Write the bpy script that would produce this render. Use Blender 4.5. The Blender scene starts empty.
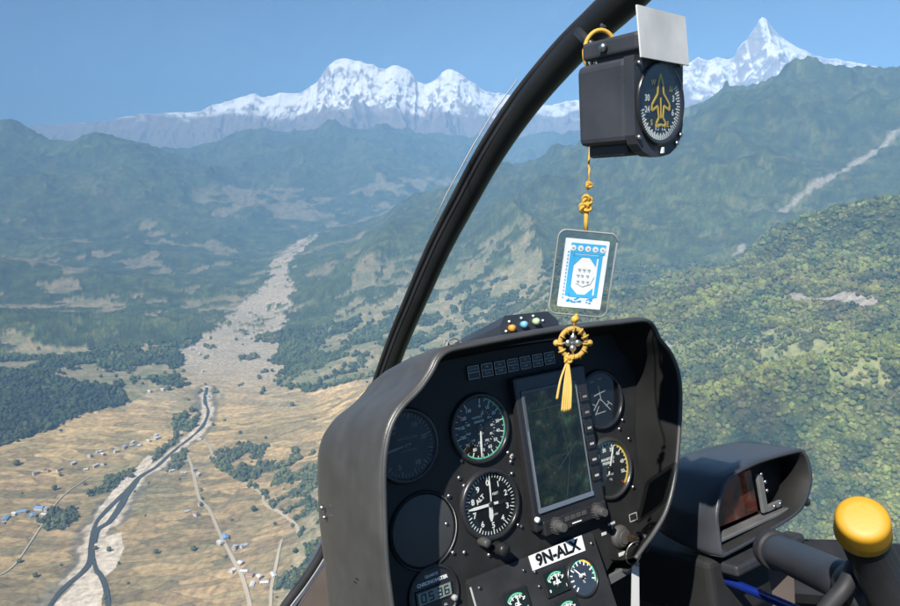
import bpy, math, random
import numpy as np
from mathutils import Vector, Matrix, Euler

random.seed(7)
SC = bpy.context.scene
COL = SC.collection

# ------------------------------------------------------------------ camera
cam_data = bpy.data.cameras.new('camera')
cam_data.sensor_width = 36.0
cam_data.lens = 26.2
cam_data.clip_start = 0.02
cam_data.clip_end = 200000.0
cam = bpy.data.objects.new('camera', cam_data)
COL.objects.link(cam)
cam.location = (0, 0, 0)
cam.rotation_euler = (math.radians(77.5), 0, 0)
SC.camera = cam

# ------------------------------------------------------------------ sky and sun
SUN_DIR = Vector((-0.36, -0.525, 0.77)).normalized()      # towards the sun
SUN_ELEV = math.asin(SUN_DIR.z)
SUN_AZ = math.atan2(SUN_DIR.x, SUN_DIR.y)
world = bpy.data.worlds.new('World')
SC.world = world
world.use_nodes = True
wn = world.node_tree.nodes
wl = world.node_tree.links
bg = wn['Background']
sky = wn.new('ShaderNodeTexSky')
sky.sky_type = 'NISHITA'
sky.sun_disc = False
sky.sun_elevation = SUN_ELEV
sky.sun_rotation = SUN_AZ
sky.altitude = 1500
sky.air_density = 0.8
sky.dust_density = 0.0
sky.ozone_density = 6.0
wl.new(sky.outputs[0], bg.inputs[0])
bg.inputs[1].default_value = 0.054

sun_data = bpy.data.lights.new('sun', 'SUN')
sun_data.energy = 4.9
sun_data.angle = math.radians(0.5)
sun_data.color = (1.0, 0.96, 0.90)
sun = bpy.data.objects.new('sun', sun_data)
COL.objects.link(sun)
sun.rotation_euler = SUN_DIR.to_track_quat('Z', 'Y').to_euler()

SC.view_settings.view_transform = 'Standard'
SC.view_settings.look = 'None'
SC.view_settings.exposure = 1.16
SC.view_settings.gamma = 1.0
SC.view_settings.use_curve_mapping = False
SC.cycles.max_bounces = 6
SC.cycles.diffuse_bounces = 2
SC.cycles.glossy_bounces = 3
SC.cycles.transmission_bounces = 4
SC.cycles.transparent_max_bounces = 12
SC.cycles.volume_bounces = 0
SC.cycles.use_denoising = True

# ------------------------------------------------------------------ helpers
def tag(o, label=None, cat=None, group=None, kind=None):
    if label: o['label'] = label
    if cat: o['category'] = cat
    if group: o['group'] = group
    if kind: o['kind'] = kind
    return o

def thing(name, label, cat, loc=(0, 0, 0), rot=None, group=None):
    o = bpy.data.objects.new(name, None)
    o.empty_display_size = 0.05
    COL.objects.link(o)
    M = rot.to_4x4() if rot is not None else Matrix.Identity(4)
    M.translation = Vector(loc)
    o.matrix_world = M
    return tag(o, label, cat, group)

def link(name, me, mats, parent=None, smooth=False):
    o = bpy.data.objects.new(name, me)
    COL.objects.link(o)
    for m in (mats if isinstance(mats, (list, tuple)) else [mats]):
        me.materials.append(m)
    if smooth:
        me.polygons.foreach_set('use_smooth', [True] * len(me.polygons))
    if parent is not None:
        o.parent = parent
    return o

def new_mat(name, base=(0.5, 0.5, 0.5), rough=0.6, metal=0.0, spec=0.5):
    m = bpy.data.materials.new(name)
    m.use_nodes = True
    b = m.node_tree.nodes['Principled BSDF']
    b.inputs['Base Color'].default_value = (*base, 1)
    b.inputs['Roughness'].default_value = rough
    b.inputs['Metallic'].default_value = metal
    b.inputs['Specular IOR Level'].default_value = spec
    return m

def nodes_of(m):
    return m.node_tree.nodes, m.node_tree.links, m.node_tree.nodes['Principled BSDF']
# ------------------------------------------------------------------ terrain functions (world metres, camera at the origin)
def _hash(ix, iy, seed):
    h = (ix.astype(np.int64) * 374761393 + iy.astype(np.int64) * 668265263 + seed * 974711) & 0xffffffff
    h = ((h ^ (h >> 13)) * 1274126177) & 0xffffffff
    h = ((h ^ (h >> 16)) * 2246822519) & 0xffffffff
    return ((h ^ (h >> 15)) & 0xffffff) / float(0xffffff)

def vnoise(x, y, seed=0):
    ix = np.floor(x); iy = np.floor(y)
    fx = x - ix; fy = y - iy
    ux = fx * fx * fx * (fx * (fx * 6 - 15) + 10); uy = fy * fy * fy * (fy * (fy * 6 - 15) + 10)
    a = _hash(ix, iy, seed); b = _hash(ix + 1, iy, seed)
    c = _hash(ix, iy + 1, seed); d = _hash(ix + 1, iy + 1, seed)
    return (a * (1 - ux) + b * ux) * (1 - uy) + (c * (1 - ux) + d * ux) * uy

def fbm(x, y, oct=5, seed=0, gain=0.5):
    s = 0; a = 1.0; t = 0
    for k in range(oct):
        s = s + a * vnoise(x + 17.3 * k, y - 9.1 * k, seed + k)
        t += a; a *= gain
        x, y = 1.6 * x + 1.2 * y, -1.2 * x + 1.6 * y
    return s / t                      # 0..1

def ridged(x, y, oct=5, seed=0, gain=0.5):
    s = 0; a = 1.0; t = 0; w = 1.0
    for k in range(oct):
        n = 1 - np.abs(2 * vnoise(x + 13.7 * k, y + 5.3 * k, seed + k) - 1)
        n = n * n
        s = s + a * n * w
        w = np.clip(n * 1.6, 0, 1)
        t += a; a *= gain
        x, y = 1.6 * x + 1.2 * y, -1.2 * x + 1.6 * y
    return s / t

def sstep(a, b, x):
    t = np.clip((x - a) / (b - a), 0, 1)
    return t * t * (3 - 2 * t)

# crest lines: (x, y, z) points, side slope
RIDGES = [
    # big forested mountain on the right
    ([(-560, 3100, -640), (-60, 3900, -470), (340, 4300, -215), (1010, 4650, 110), (1560, 4600, 290), (2250, 4300, 500), (2700, 4000, 455), (3600, 3700, 470), (5200, 3500, 500)], 0.34),
    # knee of it reaching down to the valley floor
    ([(60, 3850, -480), (-200, 3000, -585), (-330, 2500, -640)], 0.30),
    ([(1010, 4650, 120), (700, 3700, -260), (430, 2900, -520)], 0.36),
    ([(1560, 4600, 280), (1500, 3700, -80), (1250, 2900, -380), (1000, 2500, -520)], 0.38),
    ([(2250, 4300, 440), (2100, 3300, 90), (1900, 2700, -120)], 0.40),
    # near spur on the right
    ([(470, 2000, -545), (700, 1760, -400), (820, 1660, -315), (910, 1580, -255), (1020, 1500, -175), (1250, 1420, -85), (1700, 1300, 40), (2600, 1000, 160)], 0.33),
    ([(910, 1580, -262), (800, 1300, -372), (640, 1050, -480), (520, 900, -560)], 0.34),
    ([(1250, 1420, -95), (1050, 1000, -240), (800, 650, -420), (620, 400, -520)], 0.36),
    # blue forested hill on the left
    ([(-9000, 5600, 900), (-6500, 6200, 480), (-4650, 6500, 300), (-4150, 6450, 283), (-3350, 6350, 175), (-2800, 6200, -20), (-2150, 6000, -255), (-1300, 5700, -490), (-760, 5300, -610)], 0.30),
    ([(-4150, 6450, 270), (-3500, 5600, -170), (-3100, 5000, -470)], 0.36),
    ([(-3350, 6350, 160), (-2500, 5400, -330), (-2000, 4900, -520)], 0.36),
    ([(-2150, 6000, -265), (-1500, 5000, -560)], 0.30),
    ([(-6500, 6200, 460), (-4900, 5000, -250), (-4200, 4600, -480)], 0.36),
    # second hill behind it
    ([(-5700, 9120, -237), (-3942, 8740, -95), (-3467, 8740, 113), (-2850, 8692, 251), (-1956, 8645, 369), (-1377, 8645, 403), (-570, 8835, 326), (142, 9120, 227), (1330, 9215, 313), (2850, 9215, 400), (5700, 9025, 250)], 0.28),
    ([(-1956, 8645, 360), (-1615, 7600, -75), (-1235, 6650, -360)], 0.33),
    ([(-570, 8835, 313), (-475, 7600, -123), (-665, 6460, -417)], 0.33),
    ([(-3467, 8740, 104), (-3040, 7790, -237)], 0.33),
    ([(142, 9120, 218), (475, 7600, -151), (237, 6270, -398)], 0.33),
    # low hills along the left side of the valley
    ([(-1700, 1750, -560), (-1150, 1720, -590), (-800, 1800, -640)], 0.25),
    ([(-2600, 2400, -500), (-1750, 2350, -560), (-1150, 2450, -600), (-850, 2350, -640)], 0.22),
    ([(-3300, 3300, -430), (-2300, 3200, -500), (-1500, 3150, -570), (-1000, 3050, -630)], 0.22),
    ([(-3600, 4300, -380), (-2500, 4200, -480), (-1700, 4000, -560), (-1000, 3900, -625)], 0.22),
]

def ridge_h(x, y, pts, k):
    best = np.full(x.shape, -1e9)
    for (x0, y0, z0), (x1, y1, z1) in zip(pts[:-1], pts[1:]):
        dx, dy = x1 - x0, y1 - y0
        t = np.clip(((x - x0) * dx + (y - y0) * dy) / (dx * dx + dy * dy), 0, 1)
        d = np.hypot(x - x0 - t * dx, y - y0 - t * dy)
        d = np.sqrt(d * d + 35.0 ** 2) - 35.0
        best = np.maximum(best, z0 + t * (z1 - z0) - k * d)
    return best

def floor_z(x, y):
    return -650 + 0.012 * np.maximum(y - 2600, 0) + 0.02 * np.maximum(y - 4500, 0) + 6 * (fbm(x / 420, y / 420, 3, 5) - 0.5)

def macro_h(x, y):
    """ground without trees"""
    wx = x + 130 * (fbm(x / 700, y / 700, 4, 11) - 0.5) * sstep(300, 1500, np.hypot(x, y)) * 1.6
    wy = y + 130 * (fbm(x / 700, y / 700, 4, 23) - 0.5) * sstep(300, 1500, np.hypot(x, y)) * 1.6
    f = floor_z(x, y)
    s = 22.0
    acc = np.exp(np.zeros_like(x))
    for pts, k in RIDGES:
        r = ridge_h(wx, wy, pts, k)
        acc = acc + np.exp(np.clip((r - f) / s, -40, 90))
    h = f + s * np.log(acc)
    up = np.clip(h - f - 8, 0, None)
    amp = np.minimum(up * 0.55, 66 + 0.14 * up)
    rg = ridged(x / 620, y / 620, 6, 31)
    h = h + amp * (rg - 0.42) * 1.25 + np.minimum(up, 25) * (fbm(x / 130, y / 130, 4, 44) - 0.5) * 0.7
    return h, up, rg

def in_poly(x, y, poly):
    c = np.zeros(x.shape, bool)
    n = len(poly)
    j = n - 1
    for i in range(n):
        xi, yi = poly[i]; xj, yj = poly[j]
        if yi != yj:
            c ^= ((yi > y) != (yj > y)) & (x < (xj - xi) * (y - yi) / (yj - yi) + xi)
        j = i
    return c

def line_dist(x, y, pts):
    best = np.full(x.shape, 1e9)
    for (x0, y0), (x1, y1) in zip(pts[:-1], pts[1:]):
        dx, dy = x1 - x0, y1 - y0
        t = np.clip(((x - x0) * dx + (y - y0) * dy) / (dx * dx + dy * dy), 0, 1)
        best = np.minimum(best, np.hypot(x - x0 - t * dx, y - y0 - t * dy))
    return best
# land cover outlines on the ground, world metres
VALLEY = [(-1076, 966), (-1142, 1200), (-1085, 1284), (-1024, 1384), (-988, 1436), (-947, 1488), (-897, 1580), (-849, 1640), (-826, 1708), (-738, 1764), (-828, 1916), (-887, 2076), (-919, 2212), (-906, 2292), (-880, 2372), (-937, 2824), (-906, 3030), (-891, 3225), (-1021, 3630), (-1080, 4080), (-1076, 4500), (-1063, 5040), (-870, 4305), (-900, 3960), (-892, 3615), (-832, 3315), (-706, 2908), (-674, 2616), (-628, 2280), (-548, 1996), (-479, 1784), (-409, 1692), (-309, 1668), (-213, 1660), (-114, 1784), (-29, 1824), (158, 1424), (122, 1068), (-232, 1168), (-261, 1076), (-237, 928), (-236, 796), (-222, 648), (-921, 680)]
STRIP = [(-561, 1380), (-481, 1396), (-353, 1344), (-245, 1240), (-207, 1028), (-258, 1000), (-354, 1124), (-419, 1200), (-486, 1264)]
SCRUB = [(-254, 1004), (-207, 1028), (-101, 840), (-55, 612), (-261, 656), (-263, 804), (-277, 900)]
BANK1 = [(-704, 1168), (-699, 1244), (-665, 1296), (-642, 1368), (-644, 1444), (-680, 1516), (-686, 1628), (-648, 1616), (-603, 1528), (-606, 1456), (-615, 1384), (-642, 1292), (-649, 1208), (-681, 1176)]
BUSH = [(-751, 1084), (-750, 1120), (-713, 1132), (-684, 1096), (-687, 1056), (-718, 1048)]
BUSH2 = [(-592, 1384), (-575, 1276), (-594, 1260), (-618, 1348)]
KNOLL = [(-849, 1640), (-947, 1488), (-1024, 1384), (-1142, 1200), (-1195, 1089), (-1904, 1559), (-1811, 2065), (-1335, 1856), (-1101, 1760), (-945, 1728)]
KNOB = [(-150, 1700), (-143, 2008), (-114, 2424), (-39, 2496), (44, 2332), (76, 1920), (66, 1492), (-24, 1520)]
MEADOW = [(312, 1404), (349, 1476), (430, 1436), (476, 1384), (461, 1308), (402, 1332)]
MEADOW2 = [(468, 1332), (523, 1220), (641, 1272), (705, 1176), (640, 892), (695, 852), (674, 820), (617, 852), (533, 872), (579, 1100), (499, 1160), (454, 1240)]
BAR1 = [(-564, 780), (-587, 856), (-584, 892), (-580, 932), (-558, 920), (-536, 896), (-514, 848), (-471, 776)]
BAR2 = [(-559, 924), (-583, 964), (-601, 1008), (-599, 1032), (-579, 1040), (-552, 992), (-539, 940), (-543, 912)]
BAR3 = [(-663, 1120), (-671, 1188), (-680, 1268), (-658, 1248), (-651, 1188), (-651, 1140)]
BAR4 = [(-671, 1268), (-675, 1312), (-675, 1356), (-651, 1336), (-649, 1288), (-647, 1244)]
BAR5 = [(-628, 1052), (-647, 1092), (-651, 1148), (-637, 1140), (-621, 1092), (-609, 1052), (-607, 1020)]
RIVER = [(-591, 840), (-595, 884), (-587, 932), (-593, 964), (-616, 1008), (-642, 1072), (-646, 1116), (-645, 1176), (-646, 1224), (-643, 1256), (-629, 1292), (-626, 1336), (-621, 1388), (-612, 1448), (-611, 1516), (-630, 1604), (-663, 1672), (-692, 1768)]
RIVER2 = [(-470, 776), (-503, 844), (-527, 884), (-551, 916), (-570, 936), (-589, 964)]
RIVER3 = [(-613, 1008), (-629, 1052), (-620, 1072), (-624, 1116), (-634, 1168), (-644, 1240)]
PATH1 = [(-621, 1400), (-564, 1312), (-510, 1204), (-478, 1140), (-441, 1092), (-395, 1012), (-345, 928), (-310, 868), (-282, 808), (-260, 744)]
PATH2 = [(-599, 1432), (-555, 1396), (-516, 1324), (-460, 1248), (-407, 1192), (-356, 1132), (-343, 1100), (-301, 1052), (-256, 984), (-246, 952)]
PATH3 = [(-235, 740), (-257, 832), (-265, 896), (-271, 948)]
PATH4 = [(-735, 904), (-711, 940), (-724, 1012), (-761, 1164), (-752, 1256)]
SCAR = [(2218, 3300), (2083, 3225), (1854, 3030), (1679, 2888), (1503, 2736), (1399, 2668), (1302, 2600)]
SCAR2 = [(1050, 2344), (995, 2260)]
SCAR3 = [(713, 1352), (729, 1296), (771, 1284), (800, 1224)]
HOUSES = [((-802, 1112), 1), ((-772, 1098), 1), ((-777, 1126), 1), ((-819, 1092), 1), ((-811, 1106), 0), ((-815, 1074), 0), ((-762, 1122), 0), ((-790, 1134), 0), ((-756, 1106), 0), ((-872, 1268), 0), ((-855, 1278), 0), ((-777, 1288), 0), ((-764, 1302), 0), ((-752, 1310), 0), ((-801, 1348), 0), ((-792, 1370), 0), ((-776, 1356), 0), ((-770, 1384), 0), ((-753, 1370), 0), ((-745, 1390), 0), ((-733, 1402), 0), ((-740, 1420), 0), ((-715, 1402), 0), ((-704, 1424), 0), ((-690, 1438), 0), ((-699, 1452), 0), ((-555, 1256), 0), ((-536, 1262), 0), ((-519, 1240), 0), ((-585, 1268), 0), ((-485, 1096), 0), ((-462, 1080), 0), ((-380, 996), 1), ((-383, 978), 0), ((-337, 960), 0), ((-326, 908), 0), ((-334, 894), 0), ((-300, 870), 0), ((-291, 852), 0), ((-283, 862), 0), ((-272, 848), 0), ((-314, 886), 0), ((-262, 862), 0), ((-352, 958), 0), ((-468, 1116), 0), ((-798, 1724), 0), ((-825, 1704), 0), ((-585, 1428), 0), ((-665, 1700), 0), ((-709, 1792), 0), ((-761, 1924), 0), ((-811, 2000), 0), ((-839, 2108), 0), ((-884, 2156), 0), ((-389, 1248), 0), ((-833, 1284), 0), ((-818, 1312), 0)]

def cells(x, y, size, seed, jitter=0.8):
    """nearest jittered cell point: distance in cell units and its random number"""
    gx = x / size; gy = y / size
    ix = np.floor(gx); iy = np.floor(gy)
    best = np.full(x.shape, 9.0); rid = np.zeros(x.shape)
    for a in (-1, 0, 1):
        for b in (-1, 0, 1):
            cx = ix + a; cy = iy + b
            r1 = _hash(cx, cy, seed); r2 = _hash(cx, cy, seed + 7)
            d = np.hypot(cx + 0.5 + jitter * (r1 - 0.5) - gx, cy + 0.5 + jitter * (r2 - 0.5) - gy)
            m = d < best
            best = np.where(m, d, best)
            rid = np.where(m, _hash(cx, cy, seed + 13), rid)
    return best, rid

def mixc(a, b, t):
    return a + (b - a) * t[..., None]

C = lambda *v: np.array(v, float)

GRID = {}
def build_ground():
    az = list(np.arange(-41, 41.001, 0.085)) + list(np.arange(45, 316, 4.5))
    az = np.radians(np.array(az))
    rs = [0.5, 60, 130, 210, 300, 380, 440, 480]
    r = 505.0
    while r < 13500:
        rs.append(r)
        r += min(max(3.0e-6 * r * r, 1.2), 28.0) if r < 11000 else 90.0
    rs += [14200, 15500]
    rs = np.array(rs)
    A, Rr = np.meshgrid(az, rs, indexing='ij')
    x = Rr * np.sin(A); y = Rr * np.cos(A)
    h, up, rg = macro_h(x, y)
    # slope
    e = 12.0
    hx = macro_h(x + e, y)[0]; hy = macro_h(x, y + e)[0]
    slope = np.hypot(hx - h, hy - h) / e
    # ---- land cover
    wob = 18 * (fbm(x / 60, y / 60, 3, 61) - 0.5)
    wob2 = 18 * (fbm(x / 60, y / 60, 3, 67) - 0.5)
    X = x + wob; Y = y + wob2
    n1 = fbm(x / 260, y / 260, 5, 71); n2 = fbm(x / 95, y / 95, 5, 73); n3 = fbm(x / 30, y / 30, 4, 79)
    n0 = fbm(x / 900, y / 900, 4, 83)
    fe = 1 + 3.2 * sstep(1500, 2300, y)
    valley = in_poly(x + wob * fe + 50 * (fe > 1.5) * (fbm(x / 25, y / 25, 2, 67) - .5), y + wob2 * fe, VALLEY)
    near_spur = sstep(2500, 1500, np.hypot(x, y)) * sstep(-100, 200, x)
    # forest amount 0..1
    forest = np.ones_like(x)
    # dry terraces on gentle low slopes of the hills to the left and far valley
    left = sstep(100, -300, x)
    far_terr = sstep(4700, 5300, y) * sstep(7200, 6500, y) * sstep(-2600, -1800, x) * sstep(1500, 700, x)
    open_n = 0.55 * n1 + 0.45 * n2
    thr = 0.565 + 0.0010 * np.clip(up - 60, 0, 400) - 0.05 * far_terr - 0.015 * left
    op = sstep(thr, thr + 0.045, open_n) * np.where(x < -100, 1.0, np.where((y > 2200) & (x < 500), 0.9, 0.0))
    op = np.maximum(op, far_terr * sstep(0.49, 0.56, open_n))
    op = op * np.where(y > 5200, 1.0, 1.0) * sstep(500, 250, up)
    op = np.where(in_poly(X, Y, KNOLL), 0.0, op)
    op = np.where(in_poly(X, Y, KNOB), np.maximum(op, sstep(0.44, 0.52, n2)), op)
    # lower foot of the knee, half open
    kn = (x > -450) & (x < 350) & (y > 1700) & (y < 3000) & (~valley)
    op = np.where(kn, np.maximum(op, sstep(0.46, 0.56, n2 * 0.6 + n3 * 0.4)), op)
    op = np.where(valley, 1.0, op)
    # trees inside the valley
    rd = np.minimum(line_dist(x, y, RIVER), line_dist(x, y, RIVER3))
    tr = in_poly(X, Y, STRIP) * sstep(0.47, 0.56, n3 * 0.6 + n2 * 0.4)
    tr = np.maximum(tr, in_poly(X, Y, SCRUB) * sstep(0.47, 0.60, n2 * 0.5 + n3 * 0.5) * 0.8)
    tr = np.maximum(tr, in_poly(X + 12, Y - 6, BANK1) * sstep(12, 22, rd) * sstep(.36, .46, n3))
    tr = np.maximum(tr, in_poly(X, Y, BUSH) * 1.0)
    tr = np.maximum(tr, in_poly(X, Y, BUSH2) * sstep(0.35, 0.55, n3))
    tr = np.maximum(tr, valley * sstep(0.585, 0.64, n2 * 0.6 + n3 * 0.4) * sstep(1450, 2000, y) * .9)
    grass_v = valley * sstep(0.46, 0.60, n1 * 0.5 + n2 * 0.5) * sstep(150, 20, rd) * 0.7
    grass_v = np.maximum(grass_v, in_poly(X, Y, SCRUB) * 0.75)
    op = op * (1 - tr)
    forest = 1 - op
    # meadows on the near spur
    md = (in_poly(X, Y, MEADOW) | in_poly(X, Y, MEADOW2)).astype(float)
    md = np.maximum(md * sstep(0.30, 0.42, n3), near_spur * sstep(0.56, 0.64, n1 * 0.4 + n2 * 0.3 + n3 * .3) * 0.6)
    meadow = md * (~valley)
    forest = forest * (1 - meadow * 0.75)
    # landslides, bare earth
    sc_ = sstep(19, 5, line_dist(X, Y, SCAR) + 34 * (n3 - 0.5)) * .8
    sc_ = np.maximum(sc_, sstep(16, 6, line_dist(X, Y, SCAR2) + 14 * (n3 - 0.5)) * 0.7)
    sc_ = np.maximum(sc_, sstep(17, 5, line_dist(X, Y, SCAR3) + 34 * (n3 - 0.45)) * 0.9)
    sc_ = np.maximum(sc_, near_spur * (x < 520) * sstep(0.66, 0.69, n2 * 0.7 + n3 * 0.3) * 0.9 * (y > 500))
    bars = np.zeros_like(x, bool)
    for p in (BAR1, BAR2, BAR3, BAR4, BAR5):
        bars |= in_poly(x + wob * 0.25, y + wob2 * 0.25, p)
    bar = np.maximum(bars.astype(float), valley * sstep(19, 10, rd + 22 * (n3 - 0.5)) * (y > 900) * 0.85)
    wet = valley * sstep(34, 22, rd + 16 * (n3 - 0.5)) * (1 - bar) * (1 - tr)
    # valley beyond 1500 m: braided stony ground
    stony = valley * sstep(1500, 1800, y) * sstep(0.50, 0.60, n2 * 0.5 + n3 * 0.5)
    # ---- trees as real relief
    rr = np.hypot(x, y)
    d1, id1 = cells(x, y, 11.5, 101)
    d2, id2 = cells(x + 3, y + 5, 6.5, 131)
    dome1 = np.sqrt(np.clip(1 - (d1 / 0.66) ** 2, 0, 1)) * (3 + 5 * id1)
    dome2 = np.sqrt(np.clip(1 - (d2 / 0.62) ** 2, 0, 1)) * (2.0 + 3.0 * id2)
    tree_h = np.maximum(dome1 * (id1 > 0.12), dome2)
    ftree = sstep(0.35, 0.6, forest)
    sparse = np.maximum((id1 > 0.72) * meadow, (id1 > 0.975) * (n2 > 0.47) * op)
    nearf = sstep(4200, 2600, rr)
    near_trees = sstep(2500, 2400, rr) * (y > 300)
    disp = ftree * (3.0 + tree_h) * (1 - sc_) * nearf * (1 - .75 * near_trees)
    disp = disp + (1 - near_trees) * sparse * dome1 * 0.8 * nearf * (1 - ftree)
    disp = disp + (1 - nearf) * ftree * 8 * (fbm(x / 45, y / 45, 3, 141))
    disp = disp * (1 - bar)
    z = h + disp
    # ---- colours
    treecol = mixc(C(.034, .052, .024), C(.066, .084, .036), id1)
    treecol = mixc(treecol, C(.12, .115, .06) * np.ones(3), sstep(.54, .66, .5 * n2 + .5 * n3) * .5)
    treecol = mixc(treecol, C(.120, .140, .058) * np.ones(3), sstep(0.40, 0.62, n2) * near_spur * 0.7)
    treecol = mixc(treecol, C(.125, .110, .065), sstep(0.48, 0.60, n1) * near_spur * 0.6)
    treecol = mixc(treecol, treecol * 0.8, sstep(0.4, 0.6, n0))
    treecol = mixc(treecol, C(.16, .18, .065) * np.ones(3), ((id2 > 0.80) * near_spur * 0.35))
    treecol = mixc(treecol, C(.15, .125, .085) * np.ones(3), ((id1 > 0.55) & (id1 < 0.66)) * near_spur * 0.3)
    treecol = mixc(treecol, C(.035, .055, .026) * np.ones(3), (id1 < 0.24) * 0.65)
    treecol = mixc(treecol, C(.024, .036, .024), in_poly(X, Y, KNOLL) * 0.65)
    treecol = mixc(treecol, C(.135, .155, .050) * np.ones(3), near_spur * sstep(.50, .60, .5 * n1 + .5 * n2) * .6)
    treecol = treecol * C(1.03, 1.0, .64) * (.62 + .76 * sstep(.28, .72, .6 * n3 + .4 * fbm(x / 70, y / 70, 3, 191)))[..., None]
    meadowc = mixc(C(.225, .215, .085), C(.16, .18, .07), sstep(.35, .65, n3))
    dry = mixc(C(.32, .222, .090), C(.235, .172, .068), sstep(.35, .65, n2))
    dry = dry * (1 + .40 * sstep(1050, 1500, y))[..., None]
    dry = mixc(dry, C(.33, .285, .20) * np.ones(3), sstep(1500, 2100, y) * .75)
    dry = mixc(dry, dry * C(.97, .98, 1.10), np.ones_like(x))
    dry = mixc(dry, C(.20, .165, .08), grass_v * .7)
    drys = mixc(C(.27, .22, .12), C(.17, .165, .08), sstep(.40, .62, n3))
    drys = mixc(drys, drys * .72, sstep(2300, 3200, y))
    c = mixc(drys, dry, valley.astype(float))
    c = mixc(c, C(.42, .36, .27), stony * 0.4)
    c = mixc(c, meadowc, meadow * (1 - valley))
    c = mixc(c, treecol, ftree * (1 - meadow * 0.3))
    GRID.update(az=az, rs=rs, h=h, f=ftree * (1 - sc_) * (1 - bar), sp=meadow * .35 + (op * (n2 > .47)) * .007, col=mixc(treecol, C(.085, .090, .042) * np.ones(3), valley * .5))
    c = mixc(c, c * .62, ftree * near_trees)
    cl = sparse * (dome1 > 3) * (1 - near_trees)
    c = mixc(c, treecol, cl * (1 - ftree))
    c = mixc(c, C(.31, .275, .22), np.clip(sc_, 0, 1))
    c = mixc(c, C(.15, .128, .09), np.clip(wet, 0, 1) * .8)
    c = mixc(c, C(.50, .42, .32), np.clip(bar, 0, 1))
    field = np.clip((1 - ftree) * (1 - bar) * (1 - sc_) * (1 - meadow) * np.where(valley, 1.0, 0.6) * (1 - .75 * sstep(1500, 2000, y)), 0, 1)
    # ---- mesh
    na, nr = x.shape
    co = np.stack([x, y, z], -1).reshape(-1, 3).astype(np.float32)
    ia = np.arange(na); ja = np.arange(nr - 1)
    I, J = np.meshgrid(ia, ja, indexing='ij')
    I2 = (I + 1) % na
    f = np.stack([I * nr + J, I * nr + J + 1, I2 * nr + J + 1, I2 * nr + J], -1).reshape(-1, 4)
    me = mesh_np('terrain', co, f)
    at = me.color_attributes.new('cover', 'FLOAT_COLOR', 'POINT')
    buf = np.ones((na * nr, 4), np.float32); buf[:, :3] = c.reshape(-1, 3)
    buf[:, 3] = field.reshape(-1)
    at.data.foreach_set('color', buf.ravel())
    a2 = me.attributes.new('field', 'FLOAT', 'POINT')
    a2.data.foreach_set('value', field.reshape(-1).astype(np.float32))
    a3 = me.attributes.new('leafy', 'FLOAT', 'POINT')
    a3.data.foreach_set('value', (ftree * 1.0).reshape(-1).astype(np.float32))
    return me

def mesh_np(name, co, quads):
    me = bpy.data.meshes.new(name)
    me.vertices.add(len(co)); me.vertices.foreach_set('co', np.asarray(co, np.float32).ravel())
    k = quads.shape[1]
    me.loops.add(quads.size); me.loops.foreach_set('vertex_index', quads.astype(np.int32).ravel())
    me.polygons.add(len(quads))
    me.polygons.foreach_set('loop_start', np.arange(0, quads.size, k, dtype=np.int32))
    me.polygons.foreach_set('loop_total', np.full(len(quads), k, dtype=np.int32))
    me.update(calc_edges=True)
    me.polygons.foreach_set('use_smooth', np.ones(len(quads), bool))
    return me

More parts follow.
